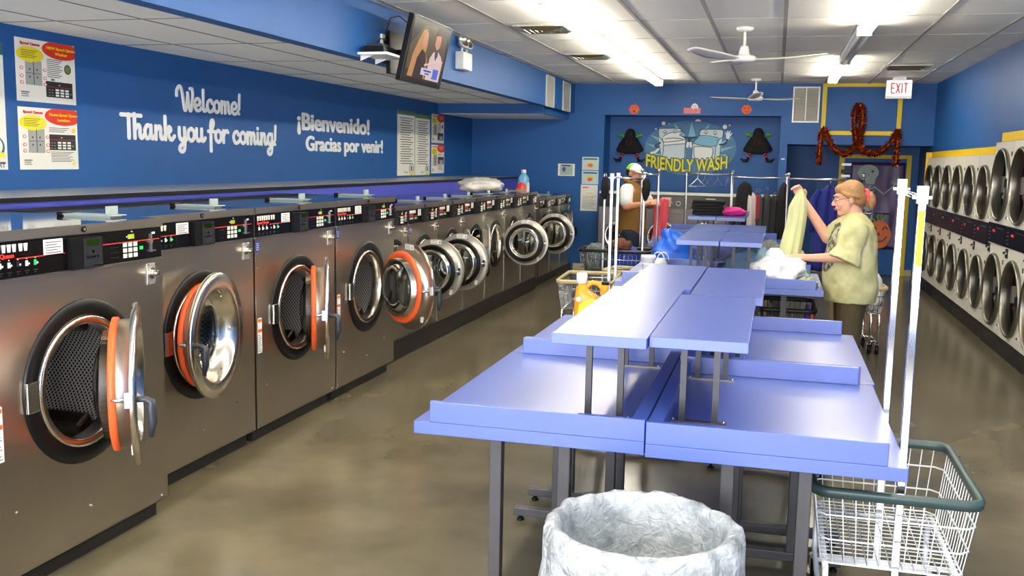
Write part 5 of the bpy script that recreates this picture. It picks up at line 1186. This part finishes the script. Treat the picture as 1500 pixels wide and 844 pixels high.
def witch(x, z, label):
    t = thing('witch_decoration', label, 'decoration', (x, RD-.06, z), 0, 'black hanging witches beside the logo')
    b = MB(BLKC); rings = []
    for (zz, w, d) in ((.0, .02, .02), (-.02, .055, .04), (-.07, .078, .05), (-.12, .085, .05), (-.16, .12, .05), (-.24, .17, .05), (-.32, .215, .05), (-.36, .20, .045), (-.40, .10, .03)):
        rings.append([(w*math.cos(a)*(1+.05*math.sin(a*11+zz*40)), d*math.sin(a), zz) for a in [2*PI*i/32 for i in range(32)]])
    b.loft(rings); b.build('cloak', t)
    b = MB(mat('dark_red_scribble', (110, 44, 34), .8)); b.tube([(-.03, -.052, -.17), (-.055, -.054, -.22), (-.045, -.054, -.27)], .006); b.tube([(.02, -.052, -.16), (.025, -.055, -.22), (.0, -.054, -.26)], .006); b.tube([(.0, -.052, -.09), (.02, -.055, -.10), (.03, -.05, -.07)], .005); b.build('face_trim', t)
    for s_ in (-1, 1):
        b = MB(mat('witch_green', (70, 150, 40), .7)); b.ball((s_*.15, 0, -.10), (.045, .015, .03), 0, 8, amp=.2); b.tube([(s_*.08, 0, -.14), (s_*.15, 0, -.10)], .014); b.build('hand', t)
        lx = s_*.10; ex = s_*.15
        b = MB(BLACK, REDP)
        for i in range(6):
            f0, f1 = i/6, (i+1)/6; b.tube([(lx+(ex-lx)*f0, 0, -.37-.11*f0), (lx+(ex-lx)*f1, 0, -.37-.11*f1)], .02, i % 2, 8)
        lg_ = b.build('leg', t)
        b = MB(BLACK); b.tube([(ex-s_*.01, -.01, -.47), (ex, -.02, -.50), (ex+s_*.05, -.03, -.505), (ex+s_*.09, -.03, -.48), (ex+s_*.10, -.03, -.46)], .02, 0, 8, rs=[.02, .026, .022, .012, .004]); b.build('shoe', lg_)
    return t
witch(-2.285, 2.24, 'black cloaked witch with striped legs left of the logo')
witch(-.305, 2.27, 'black cloaked witch with striped legs right of the logo')
# tinsel garland
COPPER = mat('copper_tinsel', (176, 80, 34), .3, .8); SPARK = mat('bright_tinsel', (255, 200, 140), .15, 1)
def tinsel(name, label, pts, r, n):
    b = MB(COPPER, SPARK); P = [Vector(p) for p in pts]; Q = []
    for i in range(len(P)-1):
        for j in range(n):
            t_ = j/n; p0, p1, p2, p3 = P[max(i-1, 0)], P[i], P[i+1], P[min(i+2, len(P)-1)]
            Q.append(.5*((2*p1)+(p2-p0)*t_+(2*p0-5*p1+4*p2-p3)*t_*t_+(3*p1-p0-3*p2+p3)*t_**3))
    b.tube(Q, r*.22, 0, 6)
    for q in Q:
        for k in range(14):
            d = Vector((random.gauss(0, 1), random.gauss(0, .7), random.gauss(0, 1))).normalized(); e = d.orthogonal().normalized()*r*.34; c = q+Vector((random.uniform(-1, 1), 0, random.uniform(-1, 1)))*r*.3
            b.add([tuple(c+e), tuple(c-e), tuple(c+d*r*random.uniform(.7, 1.2))], [(0, 1, 2)], 1 if random.random() < .2 else 0)
    return tag(b.build(name), label, 'garland')
yg = YB-.10
tinsel('tinsel_garland', 'coppery tinsel garland looped and swagged below the yellow-framed panel',
       [(.59, yg, 1.76), (.585, yg, 1.95), (.60, yg, 2.17), (.635, yg, 2.22), (.68, yg, 2.12), (.78, yg, 1.97), (.93, yg, 1.88), (1.03, yg, 1.95), (1.10, yg, 2.02), (1.13, yg, 2.10), (1.14, yg, 2.25), (1.15, yg, 2.45), (1.115, yg, 2.56), (1.06, yg, 2.55), (1.04, yg, 2.45), (1.05, yg, 2.25), (1.08, yg, 2.10), (1.12, yg, 2.0), (1.22, yg, 1.92), (1.36, yg, 1.90), (1.48, yg, 1.98), (1.58, yg, 2.10), (1.63, yg, 2.21), (1.64, yg, 2.10), (1.64, yg, 1.92), (1.64, yg, 1.74)], .062, 8)
# skeleton banner on the back door
t = thing('skeleton_banner', 'purple banner with grey skeleton and orange pumpkin on the back door', 'banner', (1.13, DD-.045, .42))
PURP = mat('banner_purple', (70, 42, 92), .35, var=.25, vscale=4, bump=.3, bscale=6); BONE = mat('bone_grey', (166, 176, 170), .5)
b = MB(PURP); W_, H_ = .80, 1.36; k = 24; vs = []
for j in range(k+1):
    for i in range(k+1): vs.append((W_*i/k, -.004-.012*noise.noise(Vector((i*.25, j*.12, 3)))-.006, H_*j/k))
b.add(vs, [(j*(k+1)+i, j*(k+1)+i+1, (j+1)*(k+1)+i+1, (j+1)*(k+1)+i) for j in range(k) for i in range(k)], 0, True); b.build('sheet', t, solid=.002)
b = MB(BONE, PBLK); b.frame((0, -.03, 0), **BW); X_ = lambda px: (px-42)/400*W_; Z_ = lambda py: H_-(py-85)/680*H_
def bn(pts, wd, mt=0): b.stroke([(X_(x), Z_(y)) for x, y in pts], wd, 0, .003, mt, k=8)
b.prism([(X_(172+78*math.cos(a)), Z_(165-62*math.sin(a))) for a in [2*PI*i/24 for i in range(24)]], 0, .003, 0); b.prism([(X_(x), Z_(y)) for x, y in ((150, 215), (160, 252), (222, 255), (232, 200), (200, 190))], 0, .0034, 0)
for x, y, r_ in ((140, 178, .022), (203, 156, .022), (176, 182, .009)): b.disc(X_(x), Z_(y), r_, .003, .005, 1, k=12)
bn([(190, 270), (185, 330), (190, 400)], .014)
for yy, ww in ((290, 38), (315, 34), (340, 28), (365, 22)): bn([(190-ww*.7, yy-14), (190, yy+6), (190+ww, yy-12)], .014)
b.prism([(X_(x), Z_(y)) for x, y in ((150, 445), (185, 410), (232, 420), (225, 455), (180, 470))], 0, .003, 0)
bn([(225, 275), (295, 332)], .018); bn([(305, 322), (370, 262)], .018); bn([(150, 285), (110, 300)], .016)
for xx, yy in ((345, 232), (362, 222), (382, 224), (398, 240)): bn([(372, 258), (xx, yy)], .010)
bn([(222, 470), (215, 540)], .016); bn([(170, 470), (165, 520)], .016)
b.build('skeleton_figure', t)
b = MB(mat('banner_pumpkin', (222, 110, 50), .5), PBLK, mat('vine_green', (96, 170, 50), .5)); b.frame((0, -.034, 0), **BW)
b.prism([(X_(280+88*math.cos(a)*(1+.04*math.cos(6*a))), Z_(650-112*math.sin(a))) for a in [2*PI*i/32 for i in range(32)]], 0, .003, 0)
for cx in (240, 322): b.stroke([(X_(cx-18), Z_(610)), (X_(cx), Z_(588)), (X_(cx+18), Z_(604))], .02, .003, .005, 1, k=6)
b.prism([(X_(268), Z_(655)), (X_(290), Z_(655)), (X_(279), Z_(625))], .003, .005, 1); b.stroke([(X_(225), Z_(665)), (X_(255), Z_(700)), (X_(305), Z_(700)), (X_(340), Z_(665))], .022, .003, .005, 1, k=6)
for pts in ([(270, 545), (262, 500), (290, 480), (296, 505)], [(240, 540), (215, 520), (200, 530)], [(300, 540), (320, 500), (330, 490)]): b.stroke([(X_(x), Z_(y)) for x, y in pts], .02, .003, .006, 2, k=6)
b.build('pumpkin_print', t)

# ------------------------------------------------------------------ people
def cap(mb, p0, p1, r0, r1=None, mt=0, k=14):
    r1 = r0 if r1 is None else r1; p0, p1 = Vector(p0), Vector(p1); d = p1-p0
    if d.length < 1e-6: mb.ball(p0, r0, mt, 8); return
    u = d.normalized(); pts = []; rs = []
    for a in (89, 60, 30, 0): pts.append(p0-u*r0*math.sin(math.radians(a))); rs.append(max(.0008, r0*math.cos(math.radians(a))))
    for a in (0, 30, 60, 89): pts.append(p1+u*r1*math.sin(math.radians(a))); rs.append(max(.0008, r1*math.cos(math.radians(a))))
    mb.tube(pts, 1, mt, k, rs=rs)
def chain(mb, pts, rs, mt=0):
    for i in range(len(pts)-1): cap(mb, pts[i], pts[i+1], rs[i], rs[i+1], mt)
def hand(mb, w, d, n, curl=.6, s_=1.0, side=1):
    """palm from the wrist w along d, palm facing n; five separate fingers"""
    w, d, n = Vector(w), Vector(d).normalized(), Vector(n); n = (n-d*n.dot(d)).normalized(); a = d.cross(n)*side
    for t_ in (-.028, -.009, .010, .028): cap(mb, w+a*t_*.6*s_, w+d*.085*s_+a*t_*s_, .015*s_, .0125*s_)
    for t_, L in ((-.030, .052), (-.010, .060), (.010, .064), (.030, .058)):
        p = w+d*.088*s_+a*t_*s_; dd = d.copy(); ps = [p]; ang = curl*.5
        for seg in (.42, .32, .26):
            dd = (d*math.cos(ang)+n*math.sin(ang)); p = p+dd*L*seg*s_*1.25; ps.append(p); ang += curl
        chain(mb, ps, [.0105*s_, .0095*s_, .0088*s_, .0075*s_])
    p = w+d*.025*s_+a*.030*s_; q = p+(a*.7+d*.7+n*.35).normalized()*.038*s_; r_ = q+(d*.9+a*.1+n*.5).normalized()*.030*s_
    chain(mb, [w+d*.02*s_, p, q, r_], [.016*s_, .013*s_, .011*s_, .009*s_])
def head_frame(c, yaw, pitch, roll=0): return Matrix.Translation(c) @ Matrix.Rotation(yaw, 4, 'Z') @ Matrix.Rotation(pitch, 4, 'Y') @ Matrix.Rotation(roll, 4, 'X')
def head_shape(mb, F, s_=1.0):
    T = lambda p: F @ (Vector(p)*s_)
    def el(c, r):
        sv = mb.M; mb.M = F @ Matrix.Scale(s_, 4); mb.ball(c, r, 0, 12); mb.M = sv
    el((-.015, 0, .035), (.098, .076, .088)); el((.028, 0, -.030), (.064, .060, .082)); el((.066, 0, -.090), (.025, .028, .022))
    cap(mb, T((.092, 0, .012)), T((.110, 0, -.020)), .009*s_, .015*s_); el((.100, .013, -.024), (.012, .010, .009)); el((.100, -.013, -.024), (.012, .010, .009))
    el((.090, 0, -.052), (.013, .024, .007)); el((.088, 0, -.063), (.013, .021, .007)); cap(mb, T((.082, -.032, .034)), T((.082, .032, .034)), .011*s_)
    for g in (-1, 1): el((.060, g*.036, -.026), (.030, .026, .026)); el((-.002, g*.078, -.004), (.020, .009, .033)); el((.0, g*.083, .006), (.016, .008, .020))
    cap(mb, T((-.02, 0, -.07)), T((-.045, 0, -.17)), .052*s_, .056*s_)
def face_parts(par, F, s_, iris, lip, brow):
    for g in (-1, 1):
        b = MB(mat('eye_white', (226, 220, 212), .3), iris, mat('pupil_black', (14, 12, 12), .2)); b.M = F @ Matrix.Scale(s_, 4)
        b.ball((.083, g*.031, .010), (.010, .014, .008), 0, 8); b.ball((.0905, g*.031, .009), (.004, .006, .006), 1, 6); b.ball((.0935, g*.031, .009), (.0018, .003, .003), 2, 5); b.build('eye', par)
        b = MB(brow); b.M = F @ Matrix.Scale(s_, 4); b.tube([(.092, g*.014, .034), (.094, g*.030, .040), (.084, g*.048, .034)], .0035, 0, 6); b.build('eyebrow', par)
    b = MB(lip); b.M = F @ Matrix.Scale(s_, 4); b.tube([(.095, -.022, -.058), (.1045, -.008, -.054), (.1045, .008, -.054), (.095, .022, -.058)], .0045, 0, 6, rs=[.002, .005, .005, .002]); b.tube([(.095, -.020, -.060), (.1025, 0, -.064), (.095, .020, -.060)], .0045, 0, 6, rs=[.002, .005, .002]); b.build('lips', par)

SKINW = mat('skin_fair', (214, 160, 134), .5, var=.06, vscale=20); SKINM = mat('skin_tan', (190, 132, 98), .5, var=.06, vscale=20)
# --- woman
YW = 7.95
t = thing('person', 'woman in pale green tie-dye shirt and glasses holding up a garment at the table', 'person', (.60, YW, 0))
def rel(t_):                              # geometry written in world coordinates, object placed on the thing
    return Matrix.Translation(-Vector(t_.location))
b = MB(SKINW); b.M = rel(t)
FW = head_frame(rel(t) @ Vector((.545, YW-.01, 1.455)), PI+.18, .20)
def W3(*a): return a
sv = b.M
torso = [((.60, YW, .86), (.61, YW, 1.0), .165, .16), ((.60, YW, 1.0), (.60, YW, 1.20), .16, .145)]
for p0, p1, r0, r1 in torso:
    for dy in (-.07, .07): cap(b, (p0[0], p0[1]+dy, p0[2]), (p1[0], p1[1]+dy, p1[2]), r0*.85, r1*.85)
cap(b, (.60, YW-.14, 1.245), (.60, YW+.14, 1.245), .062)
cap(b, (.605, YW, 1.24), (.585, YW, 1.37), .062, .052)
# near arm: shoulder, elbow, wrist
chain(b, [(.60, YW-.19, 1.25), (.565, YW-.24, 1.02), (.30, YW-.20, 1.00), (.235, YW-.18, 1.0)], [.058, .047, .031, .026])
hand(b, (.245, YW-.18, 1.0), (-1, .05, -.02), (0, .5, -1), .5, 1.0, -1)
# far arm raised
chain(b, [(.57, YW+.17, 1.24), (.42, YW+.17, 1.13), (.235, YW+.12, 1.40), (.205, YW+.10, 1.445)], [.056, .047, .033, .026])
hand(b, (.21, YW+.105, 1.435), (-.45, -.15, .85), (-.3, -1, -.2), .75, 1.0, 1)
for g in (-1, 1): chain(b, [(.60, YW+g*.10, .86), (.59, YW+g*.10, .48), (.61, YW+g*.11, .09)], [.105, .062, .042]); cap(b, (.63, YW+g*.11, .045), (.50, YW+g*.12, .03), .04, .03)
b.M = Matrix(); head_shape(b, FW, 1.06)
b.build('body', t, remesh=.0065, smoothit=2)
face_parts(t, FW, 1.06, mat('iris_blue_grey', (80, 100, 110), .3), mat('lip_rose', (170, 90, 84), .45), mat('brow_light_brown', (150, 112, 80), .8))
HAIR = mat('hair_sandy_blonde', (176, 132, 86), .5, vcol=(128, 88, 52), vscale=30, stretch=(1, 6, 6), bump=.4, bscale=60)
b = MB(HAIR); b.M = FW @ Matrix.Scale(1.06, 4)
b.ball((-.028, 0, .048), (.098, .086, .088), 0, 14); b.ball((-.065, 0, .0), (.065, .076, .075), 0, 12); b.ball((.02, 0, .075), (.066, .070, .048), 0, 12)
for g in (-1, 1): b.tube([(.055, g*.060, .06), (.02, g*.082, .03), (-.05, g*.075, .01), (-.12, g*.02, .0)], .02, 0, 8, rs=[.012, .018, .02, .018])
b.ball((-.155, 0, -.035), (.040, .036, .065), 0, 10, amp=.15)
b.build('hair', t, remesh=.007, smoothit=2)
b = MB(mat('coral_scrunchie', (250, 92, 92), .7)); b.M = FW @ Matrix.Scale(1.06, 4)
b.tube([(-.135+.006*math.sin(a*5), .034*math.cos(a)*(1+.15*math.sin(a*6)), .002+.036*math.sin(a)*(1+.15*math.sin(a*6))) for a in [2*PI*i/30 for i in range(30)]], .013, 0, 8, closed=True); b.build('scrunchie', t)
b = MB(mat('glasses_wire', (90, 70, 60), .3, .8)); b.M = FW @ Matrix.Scale(1.06, 4)
for g in (-1, 1): b.tube([(.102, g*.032+.022*math.cos(a), .004+.016*math.sin(a)) for a in [2*PI*i/16 for i in range(16)]], .0014, 0, 5, closed=True); b.tube([(.101, g*.054, .008), (.05, g*.076, .012), (0, g*.084, .008)], .0014, 0, 5)
b.tube([(.102, -.011, .008), (.108, 0, .012), (.102, .011, .008)], .0014, 0, 5); b.build('glasses', t)
# shirt with a dark print on the front
SH = bpy.data.materials.new('tie_dye_shirt'); SH.use_nodes = True
nt = SH.node_tree; P = nt.nodes['Principled BSDF']; P.inputs['Roughness'].default_value = .85
tcx = nt.nodes.new('ShaderNodeTexCoord'); n1 = nt.nodes.new('ShaderNodeTexNoise'); n1.inputs['Scale'].default_value = 7; n1.inputs['Detail'].default_value = 5; nt.links.new(tcx.outputs['Object'], n1.inputs['Vector'])
r1 = nt.nodes.new('ShaderNodeValToRGB'); r1.color_ramp.elements[0].position = .35; r1.color_ramp.elements[1].position = .65; r1.color_ramp.elements[0].color = (*lin((170, 168, 114)), 1); r1.color_ramp.elements[1].color = (*lin((214, 207, 158)), 1); nt.links.new(n1.outputs[0], r1.inputs[0])
vd = nt.nodes.new('ShaderNodeVectorMath'); vd.operation = 'SUBTRACT'; vd.inputs[1].default_value = (-.19, -.07, 1.10); nt.links.new(tcx.outputs['Object'], vd.inputs[0])
vs_ = nt.nodes.new('ShaderNodeVectorMath'); vs_.operation = 'MULTIPLY'; vs_.inputs[1].default_value = (7, 6.5, 4.6); nt.links.new(vd.outputs[0], vs_.inputs[0])
vl = nt.nodes.new('ShaderNodeVectorMath'); vl.operation = 'LENGTH'; nt.links.new(vs_.outputs[0], vl.inputs[0])
lt = nt.nodes.new('ShaderNodeMath'); lt.operation = 'LESS_THAN'; lt.inputs[1].default_value = 1.0; nt.links.new(vl.outputs['Value'], lt.inputs[0])
n2 = nt.nodes.new('ShaderNodeTexNoise'); n2.inputs['Scale'].default_value = 22; n2.inputs['Detail'].default_value = 4; nt.links.new(tcx.outputs['Object'], n2.inputs['Vector'])
r2_ = nt.nodes.new('ShaderNodeValToRGB'); r2_.color_ramp.elements[0].position = .42; r2_.color_ramp.elements[1].position = .6; r2_.color_ramp.elements[0].color = (*lin((70, 68, 62)), 1); r2_.color_ramp.elements[1].color = (*lin((186, 184, 150)), 1); nt.links.new(n2.outputs[0], r2_.inputs[0])
mx = nt.nodes.new('ShaderNodeMix'); mx.data_type = 'RGBA'; nt.links.new(lt.outputs[0], mx.inputs['Factor']); nt.links.new(r1.outputs[0], mx.inputs['A']); nt.links.new(r2_.outputs[0], mx.inputs['B']); nt.links.new(mx.outputs['Result'], P.inputs['Base Color'])
b = MB(SH); b.M = rel(t)
rings = []
for z, x0, x1, wy in ((.655, .415, .80, .225), (.66, .41, .805, .23), (.75, .395, .81, .24), (.90, .385, .80, .24), (1.05, .40, .79, .235), (1.17, .43, .775, .235), (1.26, .47, .745, .215), (1.315, .51, .70, .15), (1.345, .535, .67, .085), (1.355, .55, .66, .07)):
    cx, rx = (x0+x1)/2, (x1-x0)/2; rings.append([(cx+rx*math.cos(a)*(1+.02*math.sin(a*6+z*9)*(1.3-z)), YW+wy*math.sin(a)*(1+.025*math.sin(a*5+z*6)*(1.3-z)), z) for a in [2*PI*i/40 for i in range(40)]])
b.loft(rings)
chain(b, [(.61, YW-.08, 1.27), (.60, YW-.19, 1.235)], [.075, .085])
rg = []
for f in [i/8 for i in range(9)]:
    c = Vector((.605-.075*f, YW-.185-.06*f, 1.27-.29*f)); ax = Vector((-.45*f, -.25, -1)).normalized(); u = ax.cross(Vector((0, 1, 0))).normalized(); v = ax.cross(u); rr = .075+.040*f+.012*math.sin(f*7)
    rg.append([tuple(c+u*rr*1.12*math.cos(a)+v*rr*.85*math.sin(a)) for a in [2*PI*i/20 for i in range(20)]])
b.loft(rg)
chain(b, [(.60, YW+.10, 1.26), (.56, YW+.15, 1.24), (.47, YW+.18, 1.16)], [.08, .09, .09])
b.build('shirt', t, remesh=.011, smoothit=3, noise_disp=(.022, .09))
TRW = mat('olive_brown_trousers', (78, 68, 46), .9, bump=.3, bscale=18)
b = MB(TRW); b.M = rel(t); cap(b, (.61, YW-.06, .80), (.61, YW+.06, .80), .16)
for g in (-1, 1): chain(b, [(.61, YW+g*.09, .80), (.60, YW+g*.10, .48), (.61, YW+g*.11, .12)], [.135, .10, .082])
b.build('trousers', t, remesh=.012, smoothit=3)
for g in (-1, 1):
    b = MB(mat('dark_shoe', (60, 54, 50), .6)); b.M = rel(t); cap(b, (.65, YW+g*.11, .05), (.50, YW+g*.12, .042), .048, .042); b.box((.47, YW+g*.115-.04, 0), (.69, YW+g*.115+.04, .02)); b.build('shoe', t)
# garment she holds up
LIME = mat('pale_lime_garment', (198, 200, 148), .85, var=.05, vscale=12, bump=.3, bscale=14)
b = MB(LIME); rings = []; k = 40
for (z, xa, xb_, d) in ((1.52, .175, .205, .02), (1.505, .16, .22, .03), (1.46, .145, .235, .045), (1.40, .112, .25, .05), (1.36, .098, .255, .05), (1.30, .105, .25, .05), (1.17, .075, .24, .055), (1.05, .05, .225, .06), (.96, .035, .215, .06), (.925, .045, .205, .055)):
    cx, rx = (xa+xb_)/2, (xb_-xa)/2
    rings.append([(cx+rx*math.cos(a), YW+.07+d*math.sin(a)*(1+.35*math.sin(a*9+z*4))+.018*math.sin(math.cos(a)*11+z*3), z) for a in [2*PI*i/k for i in range(k)]])
b.loft(rings); o = b.build('held_garment', sub=1)
tag(o, 'pale lime garment hanging from the raised hand of the woman', 'clothes')

# --- man
YM = 12.25
t = thing('person', 'man in brown vest and green-white cap folding a pink cloth near the back', 'person', (-1.74, YM, 0))
b = MB(SKINM); b.M = rel(t)
FM = head_frame(rel(t) @ Vector((-1.735, YM-.03, 1.56)), -.55, .18)
for dy in (-.08, .08): cap(b, (-1.75, YM+dy, .92), (-1.74, YM+dy, 1.28), .13, .12)
cap(b, (-1.75, YM-.16, 1.345), (-1.74, YM+.16, 1.345), .062); cap(b, (-1.745, YM, 1.34), (-1.73, YM, 1.46), .06, .055)
chain(b, [(-1.80, YM-.22, 1.36), (-1.78, YM-.30, 1.16), (-1.56, YM-.36, 1.20), (-1.50, YM-.35, 1.215)], [.060, .048, .034, .028])
hand(b, (-1.51, YM-.35, 1.213), (.9, .25, .1), (.2, .8, -.5), .5, 1.08, 1)
chain(b, [(-1.66, YM+.20, 1.36), (-1.56, YM+.24, 1.16), (-1.40, YM+.02, 1.22), (-1.36, YM-.02, 1.235)], [.060, .048, .034, .028])
hand(b, (-1.37, YM-.02, 1.232), (.8, -.5, .1), (0, -.5, -.8), .5, 1.08, -1)
for g in (-1, 1): chain(b, [(-1.75, YM+g*.10, .90), (-1.73, YM+g*.12, .50), (-1.76, YM+g*.13, .10)], [.11, .065, .045]); cap(b, (-1.78, YM+g*.13, .05), (-1.62, YM+g*.15-.03, .035), .042, .032)
b.M = Matrix(); head_shape(b, FM, 1.04)
b.build('body', t, remesh=.008, smoothit=2)
face_parts(t, FM, 1.04, mat('iris_brown', (70, 46, 30), .3), mat('lip_brown', (150, 84, 74), .45), mat('brow_black', (34, 26, 22), .8))
BRD = mat('dark_beard', (40, 30, 26), .9)
b = MB(BRD); b.M = FM @ Matrix.Scale(1.04, 4)
b.ball((.055, 0, -.088), (.046, .046, .030), 0, 10); b.tube([(.0, -.074, -.02), (.02, -.066, -.07), (.055, -.04, -.10)], .014, 0, 8); b.tube([(.0, .074, -.02), (.02, .066, -.07), (.055, .04, -.10)], .014, 0, 8); b.tube([(.092, -.03, -.055), (.106, -.012, -.043), (.106, .012, -.043), (.092, .03, -.055)], .005, 0, 6)
b.build('beard', t)
b = MB(BRD); b.M = FM @ Matrix.Scale(1.04, 4); b.ball((-.04, 0, .02), (.078, .083, .07), 0, 12); b.build('hair', t)
CAPG = mat('cap_green', (96, 196, 40), .7); CAPW = mat('cap_white', (222, 228, 220), .7)
b = MB(CAPW); b.M = FM @ Matrix.Scale(1.04, 4); k = 24; vs = []; n = 8
for j in range(n+1):
    th = PI/2*j/n
    for i in range(k): vs.append((-.010+.108*math.sin(th)*math.cos(2*PI*i/k), .092*math.sin(th)*math.sin(2*PI*i/k), .045+.088*math.cos(th)))
b.add(vs, [(j*k+i, (j+1)*k+i, (j+1)*k+(i+1) % k, j*k+(i+1) % k) for j in range(n) for i in range(k)], 0, True)
gi = b.mid(CAPG)
for q, f in enumerate(b.f):
    c = sum((Vector(vs[i]) for i in f), Vector())/4
    if c.x < .0: b.mi[q] = gi
cp_ = b.build('cap', t, solid=.004)
b = MB(CAPW); b.M = FM @ Matrix.Scale(1.04, 4)
b.prism([(.07, -.078)]+[(.085+.095*math.cos(a), .076*math.sin(a)) for a in [(-PI/2+PI*i/12) for i in range(13)]]+[(.07, .078)], .040, .046, 0); b.build('cap_brim', t)
VEST = mat('brown_quilted_vest', (122, 88, 34), .8, var=.08, vscale=14, bump=.4, bscale=14)
b = MB(VEST); b.M = rel(t); rings = []
for z, x0, x1, wy in ((.80, -1.925, -1.565, .20), (.81, -1.935, -1.56, .215), (.90, -1.93, -1.56, .22), (1.05, -1.925, -1.565, .22), (1.20, -1.92, -1.57, .22), (1.32, -1.90, -1.585, .21), (1.40, -1.86, -1.63, .16), (1.45, -1.83, -1.66, .10), (1.47, -1.82, -1.68, .08)):
    cx, rx = (x0+x1)/2, (x1-x0)/2; rings.append([(cx+rx*math.cos(a), YM+wy*math.sin(a), z) for a in [2*PI*i/36 for i in range(36)]])
b.loft(rings); b.tube([(-1.83+.085*math.cos(a)*1.1+.07, YM+.10*math.sin(a), 1.455-.02*math.cos(a)) for a in [2*PI*i/20 for i in range(20)]], .03, 0, 8, closed=True)
b.build('vest', t, remesh=.012, smoothit=2, noise_disp=(.012, .08))
b = MB(mat('white_tee', (232, 232, 228), .85)); b.M = rel(t)
chain(b, [(-1.78, YM-.10, 1.36), (-1.80, YM-.20, 1.355), (-1.79, YM-.28, 1.23)], [.08, .088, .085]); chain(b, [(-1.67, YM+.17, 1.35), (-1.59, YM+.24, 1.22)], [.085, .078]); cap(b, (-1.77, YM-.02, 1.40), (-1.73, YM-.02, 1.45), .09, .07)
b.build('tee_shirt', t, remesh=.011, smoothit=2)
JEAN = mat('dark_jeans', (26, 40, 56), .85, var=.2, vscale=10)
b = MB(JEAN, WHITEP); b.M = rel(t); cap(b, (-1.75, YM-.07, .84), (-1.75, YM+.07, .84), .155)
for g in (-1, 1): chain(b, [(-1.75, YM+g*.10, .82), (-1.73, YM+g*.12, .50), (-1.76, YM+g*.13, .12)], [.135, .10, .085])
b.build('jeans', t, remesh=.013, smoothit=2)
for g in (-1, 1):
    b = MB(mat('grey_sneaker', (120, 120, 120), .6)); b.M = rel(t); cap(b, (-1.79, YM+g*.13, .055), (-1.62, YM+g*.15-.03, .045), .052, .044); b.box((-1.84, YM+g*.14-.05, 0), (-1.58, YM+g*.14+.04, .022)); b.build('shoe', t)
PINKC = mat('coral_pink_cloth', (214, 82, 92), .85, bump=.3, bscale=14)
b = MB(PINKC); rings = []
for (z, xa, xb_) in ((1.27, -1.445, -1.28), (1.255, -1.455, -1.27), (1.20, -1.455, -1.265), (1.0, -1.45, -1.275), (.85, -1.45, -1.29), (.72, -1.48, -1.29), (.60, -1.50, -1.34)):
    cx, rx = (xa+xb_)/2, (xb_-xa)/2; rings.append([(cx+rx*math.cos(a), YM-.20+.028*math.sin(a)*(1+.3*math.sin(a*7))+.014*math.sin(math.cos(a)*9+z*4), z) for a in [2*PI*i/36 for i in range(36)]])
b.loft(rings); tag(b.build('pink_cloth', sub=1), 'coral pink cloth hanging from the hands of the man', 'clothes')
